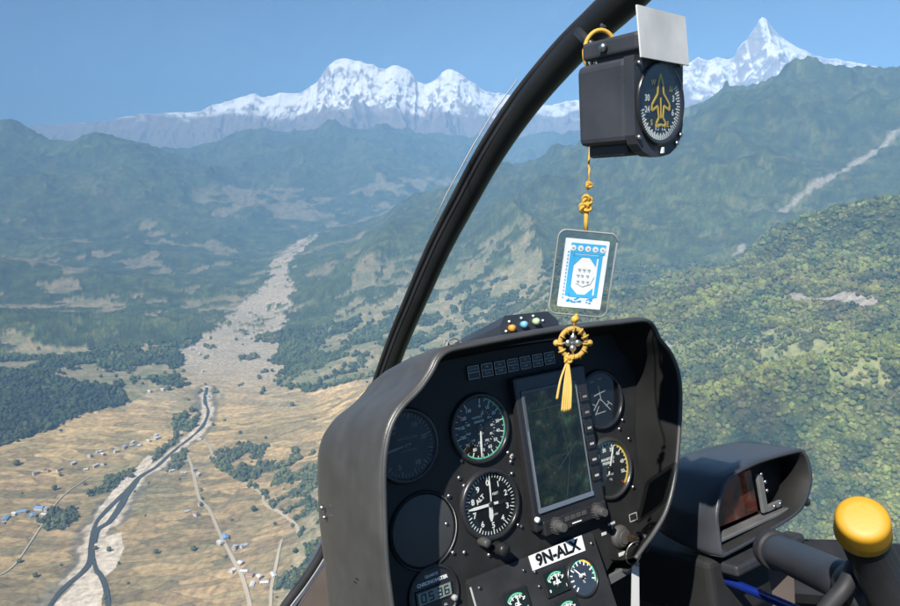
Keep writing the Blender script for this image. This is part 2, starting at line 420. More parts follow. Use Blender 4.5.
def ground_material():
    m = new_mat('ground_cover', rough=0.95, spec=0.1)
    n, l, b = nodes_of(m)
    at = n.new('ShaderNodeAttribute'); at.attribute_name = 'cover'
    fa = n.new('ShaderNodeAttribute'); fa.attribute_name = 'field'
    la = n.new('ShaderNodeAttribute'); la.attribute_name = 'leafy'
    tc = n.new('ShaderNodeTexCoord')
    # warped, stretched coordinates for plots
    mp = n.new('ShaderNodeMapping'); mp.inputs['Rotation'].default_value = (0, 0, math.radians(38))
    mp.inputs['Scale'].default_value = (1 / 60, 1 / 15, 0.0)
    wn_ = n.new('ShaderNodeTexNoise'); wn_.inputs['Scale'].default_value = 0.006; wn_.inputs['Detail'].default_value = 3
    l.new(tc.outputs['Object'], wn_.inputs['Vector'])
    wm = n.new('ShaderNodeVectorMath'); wm.operation = 'SCALE'; wm.inputs['Scale'].default_value = 70
    l.new(wn_.outputs['Color'], wm.inputs[0])
    wa = n.new('ShaderNodeVectorMath'); wa.operation = 'ADD'
    l.new(tc.outputs['Object'], wa.inputs[0]); l.new(wm.outputs[0], wa.inputs[1])
    l.new(wa.outputs[0], mp.inputs['Vector'])
    v1 = n.new('ShaderNodeTexVoronoi'); v1.voronoi_dimensions = '2D'; v1.inputs['Scale'].default_value = 1
    v2 = n.new('ShaderNodeTexVoronoi'); v2.voronoi_dimensions = '2D'; v2.feature = 'DISTANCE_TO_EDGE'; v2.inputs['Scale'].default_value = 1
    l.new(mp.outputs[0], v1.inputs['Vector']); l.new(mp.outputs[0], v2.inputs['Vector'])
    bw = n.new('ShaderNodeSeparateColor'); l.new(v1.outputs['Color'], bw.inputs[0])
    r1 = n.new('ShaderNodeMapRange'); r1.inputs['To Min'].default_value = 0.72; r1.inputs['To Max'].default_value = 1.22
    l.new(bw.outputs[0], r1.inputs['Value'])
    # edge darkening = bunds with grass
    r2 = n.new('ShaderNodeMapRange'); r2.inputs['From Min'].default_value = 0.02; r2.inputs['From Max'].default_value = 0.10
    r2.inputs['To Min'].default_value = 0.74; r2.inputs['To Max'].default_value = 1.0
    l.new(v2.outputs['Distance'], r2.inputs['Value'])
    # fine noise
    n3 = n.new('ShaderNodeTexNoise'); n3.inputs['Scale'].default_value = 0.09; n3.inputs['Detail'].default_value = 6; n3.inputs['Roughness'].default_value = 0.65
    l.new(tc.outputs['Object'], n3.inputs['Vector'])
    r3 = n.new('ShaderNodeMapRange'); r3.inputs['From Min'].default_value = 0.3; r3.inputs['From Max'].default_value = 0.7
    r3.inputs['To Min'].default_value = 0.55; r3.inputs['To Max'].default_value = 1.45
    l.new(n3.outputs['Fac'], r3.inputs['Value'])
    # greener plots
    g1 = n.new('ShaderNodeMapRange'); g1.inputs['From Min'].default_value = 0.72; g1.inputs['From Max'].default_value = 0.8
    g1.inputs['To Max'].default_value = 0.5
    l.new(bw.outputs[1], g1.inputs['Value'])
    m1 = n.new('ShaderNodeMath'); m1.operation = 'MULTIPLY'; l.new(r1.outputs[0], m1.inputs[0]); l.new(r2.outputs[0], m1.inputs[1])
    mx = n.new('ShaderNodeMix'); mx.data_type = 'FLOAT'; mx.inputs['A'].default_value = 1.0
    l.new(fa.outputs['Fac'], mx.inputs['Factor']); l.new(m1.outputs[0], mx.inputs['B'])
    m2 = n.new('ShaderNodeMath'); m2.operation = 'MULTIPLY'; l.new(mx.outputs[0], m2.inputs[0]); l.new(r3.outputs[0], m2.inputs[1])
    gm = n.new('ShaderNodeMath'); gm.operation = 'MULTIPLY'; l.new(g1.outputs[0], gm.inputs[0]); l.new(fa.outputs['Fac'], gm.inputs[1])
    mg = n.new('ShaderNodeMix'); mg.data_type = 'RGBA'; mg.inputs['B'].default_value = (.13, .125, .06, 1)
    l.new(gm.outputs[0], mg.inputs['Factor']); l.new(at.outputs['Color'], mg.inputs['A'])
    vm = n.new('ShaderNodeVectorMath'); vm.operation = 'SCALE'
    l.new(mg.outputs['Result'], vm.inputs[0]); l.new(m2.outputs[0], vm.inputs['Scale'])
    l.new(vm.outputs[0], b.inputs['Base Color'])
    # foliage relief finer than the mesh
    vb = n.new('ShaderNodeTexVoronoi'); vb.inputs['Scale'].default_value = 0.22
    l.new(tc.outputs['Object'], vb.inputs['Vector'])
    bm_ = n.new('ShaderNodeBump'); bm_.inputs['Distance'].default_value = 2.0; bm_.invert = True
    l.new(la.outputs['Fac'], bm_.inputs['Strength']); l.new(vb.outputs['Distance'], bm_.inputs['Height'])
    l.new(bm_.outputs[0], b.inputs['Normal'])
    return m

ground_mat = ground_material()
terrain = link('terrain', build_ground(), ground_mat)
tag(terrain, kind='structure')

def icosphere(sub):
    t = (1 + 5 ** .5) / 2
    v = [Vector(p).normalized() for p in ((-1, t, 0), (1, t, 0), (-1, -t, 0), (1, -t, 0), (0, -1, t), (0, 1, t), (0, -1, -t), (0, 1, -t), (t, 0, -1), (t, 0, 1), (-t, 0, -1), (-t, 0, 1))]
    f = [(0, 11, 5), (0, 5, 1), (0, 1, 7), (0, 7, 10), (0, 10, 11), (1, 5, 9), (5, 11, 4), (11, 10, 2), (10, 7, 6), (7, 1, 8), (3, 9, 4), (3, 4, 2), (3, 2, 6), (3, 6, 8), (3, 8, 9), (4, 9, 5), (2, 4, 11), (6, 2, 10), (8, 6, 7), (9, 8, 1)]
    for _ in range(sub):
        mid = {}; nf = []
        def m(a, b):
            k = (min(a, b), max(a, b))
            if k not in mid:
                v.append((v[a] + v[b]).normalized()); mid[k] = len(v) - 1
            return mid[k]
        for a, b, c in f:
            x, y, z = m(a, b), m(b, c), m(c, a)
            nf += [(a, x, z), (b, y, x), (c, z, y), (x, y, z)]
        f = nf
    return np.array([tuple(q) for q in v]), np.array(f)

def forest_mesh():
    """every tree crown of the nearer woods, lumpy and of uneven size"""
    rs_ = np.random.RandomState(5)
    V, F = icosphere(1)
    V = V[:, :]
    allv = []; allf = []; allc = []
    base = 0
    for (r0, r1, sp) in ((380, 950, 4.6), (950, 1500, 6.0), (1500, 2450, 8.6)):
        gx, gy = np.meshgrid(np.arange(-1900, 2000, sp), np.arange(300, 2450, sp))
        gx = gx.ravel(); gy = gy.ravel()
        gx = gx + rs_.uniform(-.45, .45, gx.size) * sp; gy = gy + rs_.uniform(-.45, .45, gy.size) * sp
        r = np.hypot(gx, gy); a = np.arctan2(gx, gy)
        k = (r >= r0) & (r < r1) & (np.abs(a) < math.radians(38.5))
        gx, gy, r, a = gx[k], gy[k], r[k], a[k]
        ia = np.clip(np.searchsorted(GRID['az'], a), 0, len(GRID['az']) - 1)
        ir = np.clip(np.searchsorted(GRID['rs'], r), 0, len(GRID['rs']) - 1)
        f = GRID['f'][ia, ir]; s_ = GRID['sp'][ia, ir]
        k = (rs_.uniform(0, 1, f.size) < np.maximum(np.where(f > .45, .93, 0), s_))
        gx, gy, ia, ir = gx[k], gy[k], ia[k], ir[k]
        z = macro_h(gx, gy)[0]
        n = gx.size
        big = rs_.uniform(0, 1, n) ** 2.2
        R_ = sp * (.34 + .55 * big); H_ = R_ * rs_.uniform(.75, 1.25, n)
        col = GRID['col'][ia, ir] * rs_.uniform(.92, 1.40, (n, 1))
        col = col * (1 + rs_.uniform(-.07, .07, (n, 3)))
        lump = rs_.uniform(.70, 1.22, (n, len(V)))
        ph = rs_.uniform(0, 6.28, n)
        c_, s2 = np.cos(ph)[:, None], np.sin(ph)[:, None]
        vx = V[None, :, 0] * lump; vy = V[None, :, 1] * lump; vz = V[None, :, 2] * lump
        X = gx[:, None] + (vx * c_ - vy * s2) * R_[:, None]; Y = gy[:, None] + (vx * s2 + vy * c_) * R_[:, None]
        Z = z[:, None] + H_[:, None] * (.9 + vz) + big[:, None] * 2.0
        allv.append(np.stack([X, Y, Z], -1).reshape(-1, 3))
        allf.append((F[None] + (np.arange(n) * len(V))[:, None, None] + base).reshape(-1, 3)); base += n * len(V)
        allc.append(np.repeat(col, len(V), axis=0))
    co = np.concatenate(allv); fa = np.concatenate(allf); cc = np.concatenate(allc)
    me = mesh_np('forest', co, fa)
    me.polygons.foreach_set('use_smooth', np.zeros(len(fa), bool))
    at = me.color_attributes.new('cover', 'FLOAT_COLOR', 'POINT')
    buf = np.ones((len(co), 4), np.float32); buf[:, :3] = np.clip(cc, 0.008, .5)
    at.data.foreach_set('color', buf.ravel())
    return me
leaf_mat = new_mat('tree_crowns', rough=0.85, spec=0.15)
n, l, b = nodes_of(leaf_mat)
a_ = n.new('ShaderNodeAttribute'); a_.attribute_name = 'cover'
l.new(a_.outputs['Color'], b.inputs['Base Color'])
tag(link('forest', forest_mesh(), leaf_mat), kind='stuff')

def zat(x, y):
    return float(macro_h(np.array([float(x)]), np.array([float(y)]))[0][0])

def resample(pts, step):
    out = []
    P = [Vector(p) for p in pts]
    n = len(P)
    for i in range(n - 1):
        p0 = P[max(i - 1, 0)]; p1 = P[i]; p2 = P[i + 1]; p3 = P[min(i + 2, n - 1)]
        k = max(2, int((p2 - p1).length / step))
        for j in range(k):
            t = j / k
            out.append(0.5 * ((2 * p1) + (p2 - p0) * t + (2 * p0 - 5 * p1 + 4 * p2 - p3) * t * t + (3 * p1 - p0 - 3 * p2 + p3) * t ** 3))
    out.append(P[-1])
    return out

def ribbon(name, pts, wfun, lift, mat, step=8):
    P = resample(pts, step)
    n = len(P)
    xs = []; ys = []
    nx = 5
    for i, p in enumerate(P):
        a = P[max(i - 1, 0)]; b = P[min(i + 1, n - 1)]
        t = (b - a).normalized(); nn = Vector((-t.y, t.x))
        w = wfun(i / (n - 1), p)
        for k in range(nx):
            q = p + nn * w * (k / (nx - 1) - 0.5)
            xs.append(q.x); ys.append(q.y)
    xs = np.array(xs); ys = np.array(ys)
    zs = macro_h(xs, ys)[0] + lift
    f = []
    for i in range(n - 1):
        for k in range(nx - 1):
            a = i * nx + k
            f.append((a, a + 1, a + nx + 1, a + nx))
    me = mesh_np(name, np.stack([xs, ys, zs], -1), np.array(f))
    o = link(name, me, mat)
    return tag(o, kind='structure')

def wv(seed, lo, hi):
    def f(t, p):
        return lo + (hi - lo) * float(fbm(np.array([p.x / 60.0]), np.array([p.y / 60.0 + seed]), 3, seed)[0])
    return f

water = new_mat('river_water', (.050, .050, .038), 0.5, spec=0.2)
n, l, b = nodes_of(water)
wnz = n.new('ShaderNodeTexNoise'); wnz.inputs['Scale'].default_value = 0.25; wnz.inputs['Detail'].default_value = 4
wtc = n.new('ShaderNodeTexCoord'); l.new(wtc.outputs['Object'], wnz.inputs['Vector'])
wb = n.new('ShaderNodeBump'); wb.inputs['Strength'].default_value = 0.4; wb.inputs['Distance'].default_value = 0.6
l.new(wnz.outputs['Fac'], wb.inputs['Height']); l.new(wb.outputs[0], b.inputs['Normal'])
dirt = new_mat('pale_dirt', (.36, .30, .21), 0.95, spec=0.1)
ribbon('river', RIVER, wv(3, 2.5, 13), 1.6, water)
ribbon('river', RIVER2, wv(9, 3, 11), 1.7, water)
ribbon('river', RIVER3, wv(5, 4, 15), 1.8, water)
ribbon('road', PATH1, wv(2, 5, 7), 1.5, dirt)
ribbon('path', PATH2, wv(4, 4, 7), 1.5, dirt)
ribbon('path', PATH3, wv(6, 3.5, 6), 1.5, dirt)
ribbon('path', PATH4, wv(8, 2.5, 4), 1.5, dirt)

# ---- houses on the valley floor, each a thing of its own
roof_blue = new_mat('blue_roof_sheet', (.15, .26, .40), 0.5)
roof_white = new_mat('pale_roof_sheet', (.50, .50, .49), 0.5)
roof_grey = new_mat('grey_roof_sheet', (.33, .35, .38), 0.55)
roof_rust = new_mat('brown_roof_sheet', (.27, .17, .12), 0.8)
wall_pale = new_mat('pale_plaster', (.58, .54, .48), 0.9)
wall_ochre = new_mat('ochre_plaster', (.48, .36, .24), 0.9)
window_dark = new_mat('dark_window', (.03, .035, .04), 0.2)

def box_faces(v, f, x0, x1, y0, y1, z0, z1):
    b_ = len(v)
    v += [(x0, y0, z0), (x1, y0, z0), (x1, y1, z0), (x0, y1, z0), (x0, y0, z1), (x1, y0, z1), (x1, y1, z1), (x0, y1, z1)]
    f += [tuple(b_ + i for i in q) for q in ((0, 3, 2, 1), (4, 5, 6, 7), (0, 1, 5, 4), (1, 2, 6, 5), (2, 3, 7, 6), (3, 0, 4, 7))]

def house(i, x, y, kind, rng):
    L = rng.uniform(7, 12) if not kind else rng.uniform(12, 19)
    Wd = rng.uniform(5, 7) if not kind else rng.uniform(7, 10)
    hh = rng.choice([3.2, 5.8, 5.8])
    flat = (not kind) and rng.random() < 0.35
    rmat, rname = (roof_blue, 'blue') if kind else rng.choice([(roof_white, 'white'), (roof_grey, 'grey'), (roof_white, 'white'), (roof_rust, 'brown')])
    wmat, wname = rng.choice([(wall_pale, 'pale'), (wall_ochre, 'ochre')])
    lab, grp = house_label(i, rname, wname, flat, hh)
    t = thing('house', lab, 'house', (x, y, zat(x, y) - 0.3), Matrix.Rotation(rng.uniform(0, math.pi), 3, 'Z'), grp)
    v = []; f = []
    box_faces(v, f, -L / 2, L / 2, -Wd / 2, Wd / 2, 0, hh)
    me = bpy.data.meshes.new('wall'); me.from_pydata(v, [], f); link('wall', me, wmat, t)
    v = []; f = []
    if flat:
        box_faces(v, f, -L / 2 - .4, L / 2 + .4, -Wd / 2 - .4, Wd / 2 + .4, hh + .01, hh + .35)
        box_faces(v, f, -L / 2 + .5, -L / 2 + 3.5, -Wd / 2 + .5, Wd / 2 - 1.5, hh + .36, hh + 2.6)
    else:
        rz = Wd * 0.22
        v = [(-L / 2 - .7, -Wd / 2 - .7, hh - .1), (L / 2 + .7, -Wd / 2 - .7, hh - .1), (L / 2 + .7, Wd / 2 + .7, hh - .1), (-L / 2 - .7, Wd / 2 + .7, hh - .1),
             (-L / 2 - .7, 0, hh + rz), (L / 2 + .7, 0, hh + rz)]
        f = [(0, 1, 5, 4), (2, 3, 4, 5), (0, 4, 3), (1, 2, 5), (3, 2, 1, 0)]
    me = bpy.data.meshes.new('roof'); me.from_pydata(v, [], f); link('roof', me, rmat, t)
    for s in (-1, 1):
        for k in range(3):
            v = []; f = []
            cx = -L / 2 + L * (k + .5) / 3
            y0 = s * (Wd / 2 + .02)
            box_faces(v, f, cx - .7, cx + .7, min(y0, y0 + s * .06), max(y0, y0 + s * .06), 1.0, 2.2)
            me = bpy.data.meshes.new('window'); me.from_pydata(v, [], f); link('window', me, window_dark, t)
    return t

def house_label(i, rname, wname, flat, hh):
    where, base, nxt = [v for v in (('near-left hamlet', 0, 9), ('long riverside village row', 9, 26), ('river bend hamlet', 26, 30),
                                    ('field road group', 30, 45), ('far stony valley group', 45, len(HOUSES))) if v[1] <= i < v[2]][0]
    order = sorted(range(base, nxt), key=lambda q: HOUSES[q][0][1])
    ordw = ['nearest', 'second', 'third', 'fourth', 'fifth', 'sixth', 'seventh', 'eighth', 'ninth', 'tenth', 'eleventh', 'twelfth',
            'thirteenth', 'fourteenth', 'fifteenth', 'sixteenth', 'seventeenth', 'eighteenth'][order.index(i)]
    return '%s house with %s %sroof, %s from the camera in the %s' % (wname, rname, 'flat ' if flat else '', ordw, where), 'houses of the ' + where

rng = random.Random(12)
for i, ((hx_, hy_), k_) in enumerate(HOUSES):
    house(i, hx_, hy_, k_, rng)
CREST_A = [(-7991, 395), (-7042, 455), (-6095, 516), (-5307, 576), (-4830, 666), (-4361, 681), (-3891, 711), (-3650, 816), (-3444, 860), (-3254, 920), (-3019, 964), (-2913, 920), (-2757, 934), (-2630, 994), (-2476, 979), (-2321, 979), (-2226, 1023), (-2130, 1097), (-2034, 1171), (-1969, 1258), (-1905, 1331), (-1856, 1390), (-1761, 1462), (-1668, 1491), (-1561, 1491), (-1470, 1462), (-1378, 1462), (-1288, 1419), (-1196, 1404), (-1106, 1346), (-998, 1331), (-905, 1375), (-813, 1375), (-706, 1346), (-615, 1302), (-554, 1229), (-493, 1156), (-401, 1112), (-278, 1141), (-185, 1215), (-123, 1288), (-46, 1331), (31, 1331), (123, 1288), (200, 1244), (277, 1171), (370, 1126), (464, 1053), (588, 994), (774, 979), (1007, 949), (1241, 875), (1429, 816), (1585, 801), (1738, 845), (2016, 875), (2327, 860), (2952, 801), (3579, 726), (4836, 606)]
CREST_B = [(1543, 408), (2093, 624), (2634, 891), (3034, 1115), (3297, 1285), (3388, 1337), (3515, 1298), (3635, 1337), (3816, 1311), (3895, 1349), (3927, 1440), (3987, 1530), (4065, 1569), (4111, 1658), (4170, 1748), (4203, 1824), (4253, 1862), (4310, 1836), (4371, 1773), (4447, 1697), (4508, 1633), (4581, 1594), (4683, 1530), (4785, 1479), (4900, 1427), (5003, 1375), (5100, 1362), (5215, 1324), (5309, 1337), (5424, 1298), (5577, 1285), (5690, 1259), (5804, 1232), (5916, 1219), (6021, 1154), (6094, 1128), (6216, 1049), (6794, 891)]
def snow_range(name, crest, yc, x0, x1, dx, ydepth, base_k, seed, snowline):
    xs = np.arange(x0, x1, dx)
    t = np.concatenate([np.linspace(-ydepth, -300, 150)[:-1], np.linspace(-300, 300, 61)[:-1], np.linspace(300, 1800, 25)])
    X, T = np.meshgrid(xs, t, indexing='ij')
    cx = np.array([p[0] for p in crest]); cz = np.array([p[1] for p in crest])
    # spurs run down from the crest: sample the crest height on sideways-warped lines
    warp = 200 * (fbm(X / 900, T / 700, 4, seed + 1) - 0.5) * sstep(0, 900, -T)
    zc = np.interp(X + warp, cx, cz) + 24 * (ridged(X / 170, X * 0, 4, seed + 50) - .5)
    soft = sstep(0, 1500, np.abs(T))
    kern = np.exp(-np.linspace(-2, 2, 61) ** 2); kern /= kern.sum()
    zs = np.convolve(np.pad(np.interp(xs, cx, cz), 30, 'edge'), kern, 'valid')
    zc = zc * (1 - 0.6 * soft) + 0.6 * soft * np.interp((X + warp).ravel(), xs, zs).reshape(X.shape)
    d = np.abs(T)
    drop = base_k * (d * 0.95 + 260 * (1 - np.exp(-d / 240)))
    drop = np.where(T > 0, d * 0.9, drop)
    wf = 500 * (fbm(X / 800, T / 800, 3, seed + 40) - .5)
    rg = ridged((X + wf) / 560 + T / 900, (T + wf) / 640 - X / 1900, 6, seed + 5)
    rg2 = ridged(X / 210, T / 330, 5, seed + 9)
    amp = np.minimum(d * 0.60, 380)
    Z = zc - drop + amp * (rg - 0.45) + np.minimum(d * 0.55, 130) * (rg2 - 0.45)
    Z += 26 * (fbm(X / 70, T / 90, 4, seed + 12) - 0.5) * sstep(0, 60, d)
    Z = np.maximum(Z, -655)
    Y = yc + T + 220 * (fbm(X / 1500, X * 0, 3, seed + 20) - 0.5)
    gx = np.gradient(Z, axis=0) / dx
    gt = np.gradient(Z, axis=1) / np.gradient(T, axis=1)
    steep = np.hypot(gx, gt)
    n = fbm(X / 240, Z / 110, 5, seed + 30)
    nf = fbm(X / 60, Z / 40, 4, seed + 33)
    s = sstep(snowline - 70, snowline + 150, Z + 420 * (n - 0.5)) 
    s *= 1 - 0.85 * sstep(1.4, 2.1, steep + 0.9 * (nf - 0.5))
    rock = mixc(C(.27, .21, .19), C(.15, .125, .12), sstep(.35, .65, nf))
    low = mixc(C(.18, .15, .13), rock, sstep(200, 800, Z))
    col = mixc(low, C(.86, .85, .84), np.clip(s, 0, 1))
    na, nt = X.shape
    I, J = np.meshgrid(np.arange(na - 1), np.arange(nt - 1), indexing='ij')
    f = np.stack([I * nt + J, (I + 1) * nt + J, (I + 1) * nt + J + 1, I * nt + J + 1], -1).reshape(-1, 4)
    me = mesh_np(name, np.stack([X, Y, Z], -1).reshape(-1, 3), f)
    at = me.color_attributes.new('cover', 'FLOAT_COLOR', 'POINT')
    buf = np.ones((na * nt, 4), np.float32); buf[:, :3] = col.reshape(-1, 3)
    at.data.foreach_set('color', buf.ravel())
    o = link(name, me, snow_mat)
    return tag(o, kind='structure')

snow_mat = new_mat('snow_and_rock', rough=0.8, spec=0.2)
n, l, b = nodes_of(snow_mat)
a_ = n.new('ShaderNodeAttribute'); a_.attribute_name = 'cover'
l.new(a_.outputs['Color'], b.inputs['Base Color'])
snow_range('mountain_range', CREST_A, 10600, -9000, 4400, 11, 1800, 0.70, 300, 620)
snow_range('mountain_range', CREST_B, 9500, 1450, 7600, 10.5, 1850, 0.80, 400, 800)
# ------------------------------------------------------------------ cockpit helpers
class MB:
    """collects shapes with material slots, then becomes ONE mesh"""
    def __init__(s): s.v = []; s.f = []; s.m = []; s.mi = 0; s.sm = []; s.smooth = False
    def mat(s, i, smooth=None):
        s.mi = i
        if smooth is not None: s.smooth = smooth
        return s
    def add(s, v, f, T=None):
        b = len(s.v)
        s.v += [tuple(T @ Vector(p)) if T is not None else tuple(p) for p in v]
        for q in f:
            s.f.append(tuple(b + i for i in q)); s.m.append(s.mi); s.sm.append(s.smooth)
        return s
    def box(s, c, d, T=None, bev=0.0):
        x, y, z = d[0] / 2, d[1] / 2, d[2] / 2
        if bev <= 0:
            v = []; f = []
            box_faces(v, f, c[0] - x, c[0] + x, c[1] - y, c[1] + y, c[2] - z, c[2] + z)
            return s.add(v, f, T)
        bm = bmesh.new(); bmesh.ops.create_cube(bm, size=1)
        bmesh.ops.scale(bm, vec=d, verts=bm.verts)
        bmesh.ops.bevel(bm, geom=bm.edges[:], offset=bev, segments=3, affect='EDGES', profile=0.5)
        bmesh.ops.translate(bm, vec=c, verts=bm.verts)
        bm.verts.ensure_lookup_table()
        s.add([v.co[:] for v in bm.verts], [[v.index for v in f.verts] for f in bm.faces], T); bm.free()
        return s
    def prism(s, pts, y0, y1, T=None):
        """polygon in the XZ plane (seen from -Y, counter-clockwise) with front y0 and back y1"""
        n = len(pts)
        v = [(p[0], y0, p[1]) for p in pts] + [(p[0], y1, p[1]) for p in pts]
        f = [tuple(range(n)), tuple(range(2 * n - 1, n - 1, -1))]
        f += [(i, i + n, (i + 1) % n + n, (i + 1) % n) for i in range(n)]
        return s.add(v, f, T)
    def lathe(s, prof, c=(0, 0, 0), n=48, T=None, cap=True):
        """prof: (radius, y) pairs round an axis along Y through c"""
        v = []; f = []; k = len(prof)
        for j in range(n):
            a = 2 * math.pi * j / n
            for r, y in prof: v.append((c[0] + r * math.cos(a), c[1] + y, c[2] + r * math.sin(a)))
        for j in range(n):
            j2 = (j + 1) % n
            for i in range(k - 1):
                f.append((j * k + i, j2 * k + i, j2 * k + i + 1, j * k + i + 1))
        if cap:
            if prof[0][0] > 1e-6: f.append(tuple(j * k for j in range(n))[::-1])
            if prof[-1][0] > 1e-6: f.append(tuple(j * k + k - 1 for j in range(n)))
        return s.add(v, f, T)
    def tube(s, pts, r, n=12, T=None, cap=True, flat=1.0, ref=(0, 0, 1)):
        P = [Vector(p) for p in pts]; v = []; f = []
        m = len(P); up = Vector(ref)
        for i, p in enumerate(P):
            t = (P[min(i + 1, m - 1)] - P[max(i - 1, 0)]).normalized()
            a = t.cross(up)
            if a.length < 1e-4: a = t.cross(Vector((1, 0, 0)))
            a.normalize(); b_ = a.cross(t).normalized()
            rr = r(i / max(1, m - 1)) if callable(r) else r
            for j in range(n):
                q = 2 * math.pi * j / n
                v.append(tuple(p + a * rr * math.cos(q) + b_ * rr * flat * math.sin(q)))
        for i in range(m - 1):
            for j in range(n):
                j2 = (j + 1) % n
                f.append((i * n + j, i * n + j2, (i + 1) * n + j2, (i + 1) * n + j))
        if cap:
            f.append(tuple(range(n))[::-1]); f.append(tuple((m - 1) * n + j for j in range(n)))
        return s.add(v, f, T)
    def quad2(s, p, q, w0, w1, y, T=None, th=0.0003):
        """bar in the XZ plane from p to q"""
        a = Vector((p[0], p[1])); b_ = Vector((q[0], q[1])); t = (b_ - a).normalized(); nn = Vector((-t.y, t.x))
        pts = [a - nn * w0 / 2, b_ - nn * w1 / 2, b_ + nn * w1 / 2, a + nn * w0 / 2]
        return s.prism([(c.x, c.y) for c in pts], y, y + th, T)
    def arc(s, c, r0, r1, a0, a1, y, T=None, th=0.0002, n=None):
        """ring sector, clock degrees (0 = up, clockwise)"""
        n = n or max(2, int(abs(a1 - a0) / 5))
        for k in range(n):
            p = []
            for (r, a) in ((r0, k), (r1, k), (r1, k + 1), (r0, k + 1)):
                q = math.radians(a0 + (a1 - a0) * a / n)
                p.append((c[0] + r * math.sin(q), c[1] + r * math.cos(q)))
            s.prism(p[::-1], y, y + th, T)
        return s
    def text(s, body, size, x, z, y, rot=0.0, T=None, bold=0.0, sx=1.0):
        v, f = text_geo(body, bold)
        c, sn = math.cos(rot), math.sin(rot)
        vv = []
        for a, b_ in v:
            a *= size * sx; b_ *= size
            vv.append((x + a * c - b_ * sn, y, z + a * sn + b_ * c))
        return s.add(vv, f, T)
    def build(s, name, mats, parent=None, bevel=None):
        me = bpy.data.meshes.new(name)
        me.from_pydata(s.v, [], s.f)
        o = link(name, me, mats, parent)
        me.polygons.foreach_set('material_index', s.m)
        me.polygons.foreach_set('use_smooth', s.sm)
        me.update()
        return o

import bmesh
_tc = {}
def text_geo(body, bold=0.0):
    k = (body, bold)
    if k in _tc: return _tc[k]
    cu = bpy.data.curves.new('lettering', 'FONT'); cu.body = body; cu.size = 1.0
    cu.align_x = 'CENTER'; cu.align_y = 'CENTER'; cu.offset = bold; cu.resolution_u = 3
    o = bpy.data.objects.new('lettering', cu); COL.objects.link(o)
    dg = bpy.context.evaluated_depsgraph_get(); dg.update()
    me = bpy.data.meshes.new_from_object(o.evaluated_get(dg))
    v = [(p.co.x, p.co.y) for p in me.vertices]; f = [tuple(p.vertices) for p in me.polygons]
    bpy.data.objects.remove(o); bpy.data.curves.remove(cu); bpy.data.meshes.remove(me)
    _tc[k] = (v, f)
    return _tc[k]

def textured(name, base, rough, bump=0.2, scale=900, spec=0.5, var=0.25, metal=0.0):
    """paint, vinyl or metal with fine grain and faint wear"""
    m = new_mat(name, base, rough, metal, spec)
    n, l, b = nodes_of(m)
    tc = n.new('ShaderNodeTexCoord')
    n1 = n.new('ShaderNodeTexNoise'); n1.inputs['Scale'].default_value = scale; n1.inputs['Detail'].default_value = 3
    n2 = n.new('ShaderNodeTexNoise'); n2.inputs['Scale'].default_value = scale / 40; n2.inputs['Detail'].default_value = 6
    l.new(tc.outputs['Object'], n1.inputs['Vector']); l.new(tc.outputs['Object'], n2.inputs['Vector'])
    bp = n.new('ShaderNodeBump'); bp.inputs['Strength'].default_value = bump; bp.inputs['Distance'].default_value = 0.0006
    l.new(n1.outputs['Fac'], bp.inputs['Height']); l.new(bp.outputs[0], b.inputs['Normal'])
    mr = n.new('ShaderNodeMapRange'); mr.inputs['From Min'].default_value = .3; mr.inputs['From Max'].default_value = .7
    mr.inputs['To Min'].default_value = 1 - var; mr.inputs['To Max'].default_value = 1 + var
    l.new(n2.outputs['Fac'], mr.inputs['Value'])
    sc_ = n.new('ShaderNodeVectorMath'); sc_.operation = 'SCALE'; sc_.inputs[0].default_value = base
    l.new(mr.outputs[0], sc_.inputs['Scale']); l.new(sc_.outputs[0], b.inputs['Base Color'])
    r2 = n.new('ShaderNodeMapRange'); r2.inputs['From Min'].default_value = .3; r2.inputs['From Max'].default_value = .7
    r2.inputs['To Min'].default_value = max(0.03, rough - .08); r2.inputs['To Max'].default_value = min(1, rough + .08)
    l.new(n2.outputs['Fac'], r2.inputs['Value']); l.new(r2.outputs[0], b.inputs['Roughness'])
    return m

M_vinyl = textured('grey_black_vinyl', (.052, .050, .048), .40, .30, 900, .6)
M_inner = textured('matt_black_lining', (.016, .016, .016), .7, .4, 700, .3)
M_panel = textured('matt_black_panel_paint', (.019, .019, .019), .6, .25, 1200, .35)
M_console = textured('dark_grey_console_paint', (.024, .024, .025), .55, .25, 1200, .4)
M_edge = textured('worn_pale_edge', (.30, .30, .29), .5, .1, 500)
M_bezel = textured('black_anodised_bezel', (.02, .02, .022), .28, .05, 500, .6, .1)
M_dial = textured('dial_black', (.008, .009, .012), .55, .05, 500, .3, .1)
M_white = textured('dial_white_paint', (.78, .78, .76), .6, .0, 500, .3, .05)
M_dim = textured('shade_dimmed_print', (.22, .22, .22), .6, .0, 500, .3, .1)  # white print darkened where it sits in shade
M_green = textured('dial_green_paint', (.12, .52, .30), .6, .0, 500, .3, .05)
M_yellow = textured('dial_yellow_paint', (.75, .50, .06), .6, .0, 500, .3, .05)
M_red = textured('dial_red_paint', (.55, .05, .04), .6, .0, 500, .3, .05)
M_blue = textured('dial_blue_paint', (.20, .35, .70), .6, .0, 500, .3, .05)
M_steel = textured('screw_steel', (.50, .50, .49), .35, .05, 500, .5, .1, 1.0)
M_alu = textured('brushed_aluminium', (.66, .65, .62), .5, .12, 900, .5, .16, 0.15)
M_black = textured('black_plastic', (.018, .018, .019), .38, .12, 900, .5)
M_rubber = textured('black_rubber', (.022, .022, .024), .6, .2, 900, .4)
M_knobgrey = textured('grey_knob_plastic', (.065, .064, .062), .45, .1, 700, .5)
M_compass = textured('slate_black_compass_case', (.040, .043, .052), .48, .25, 900, .5)
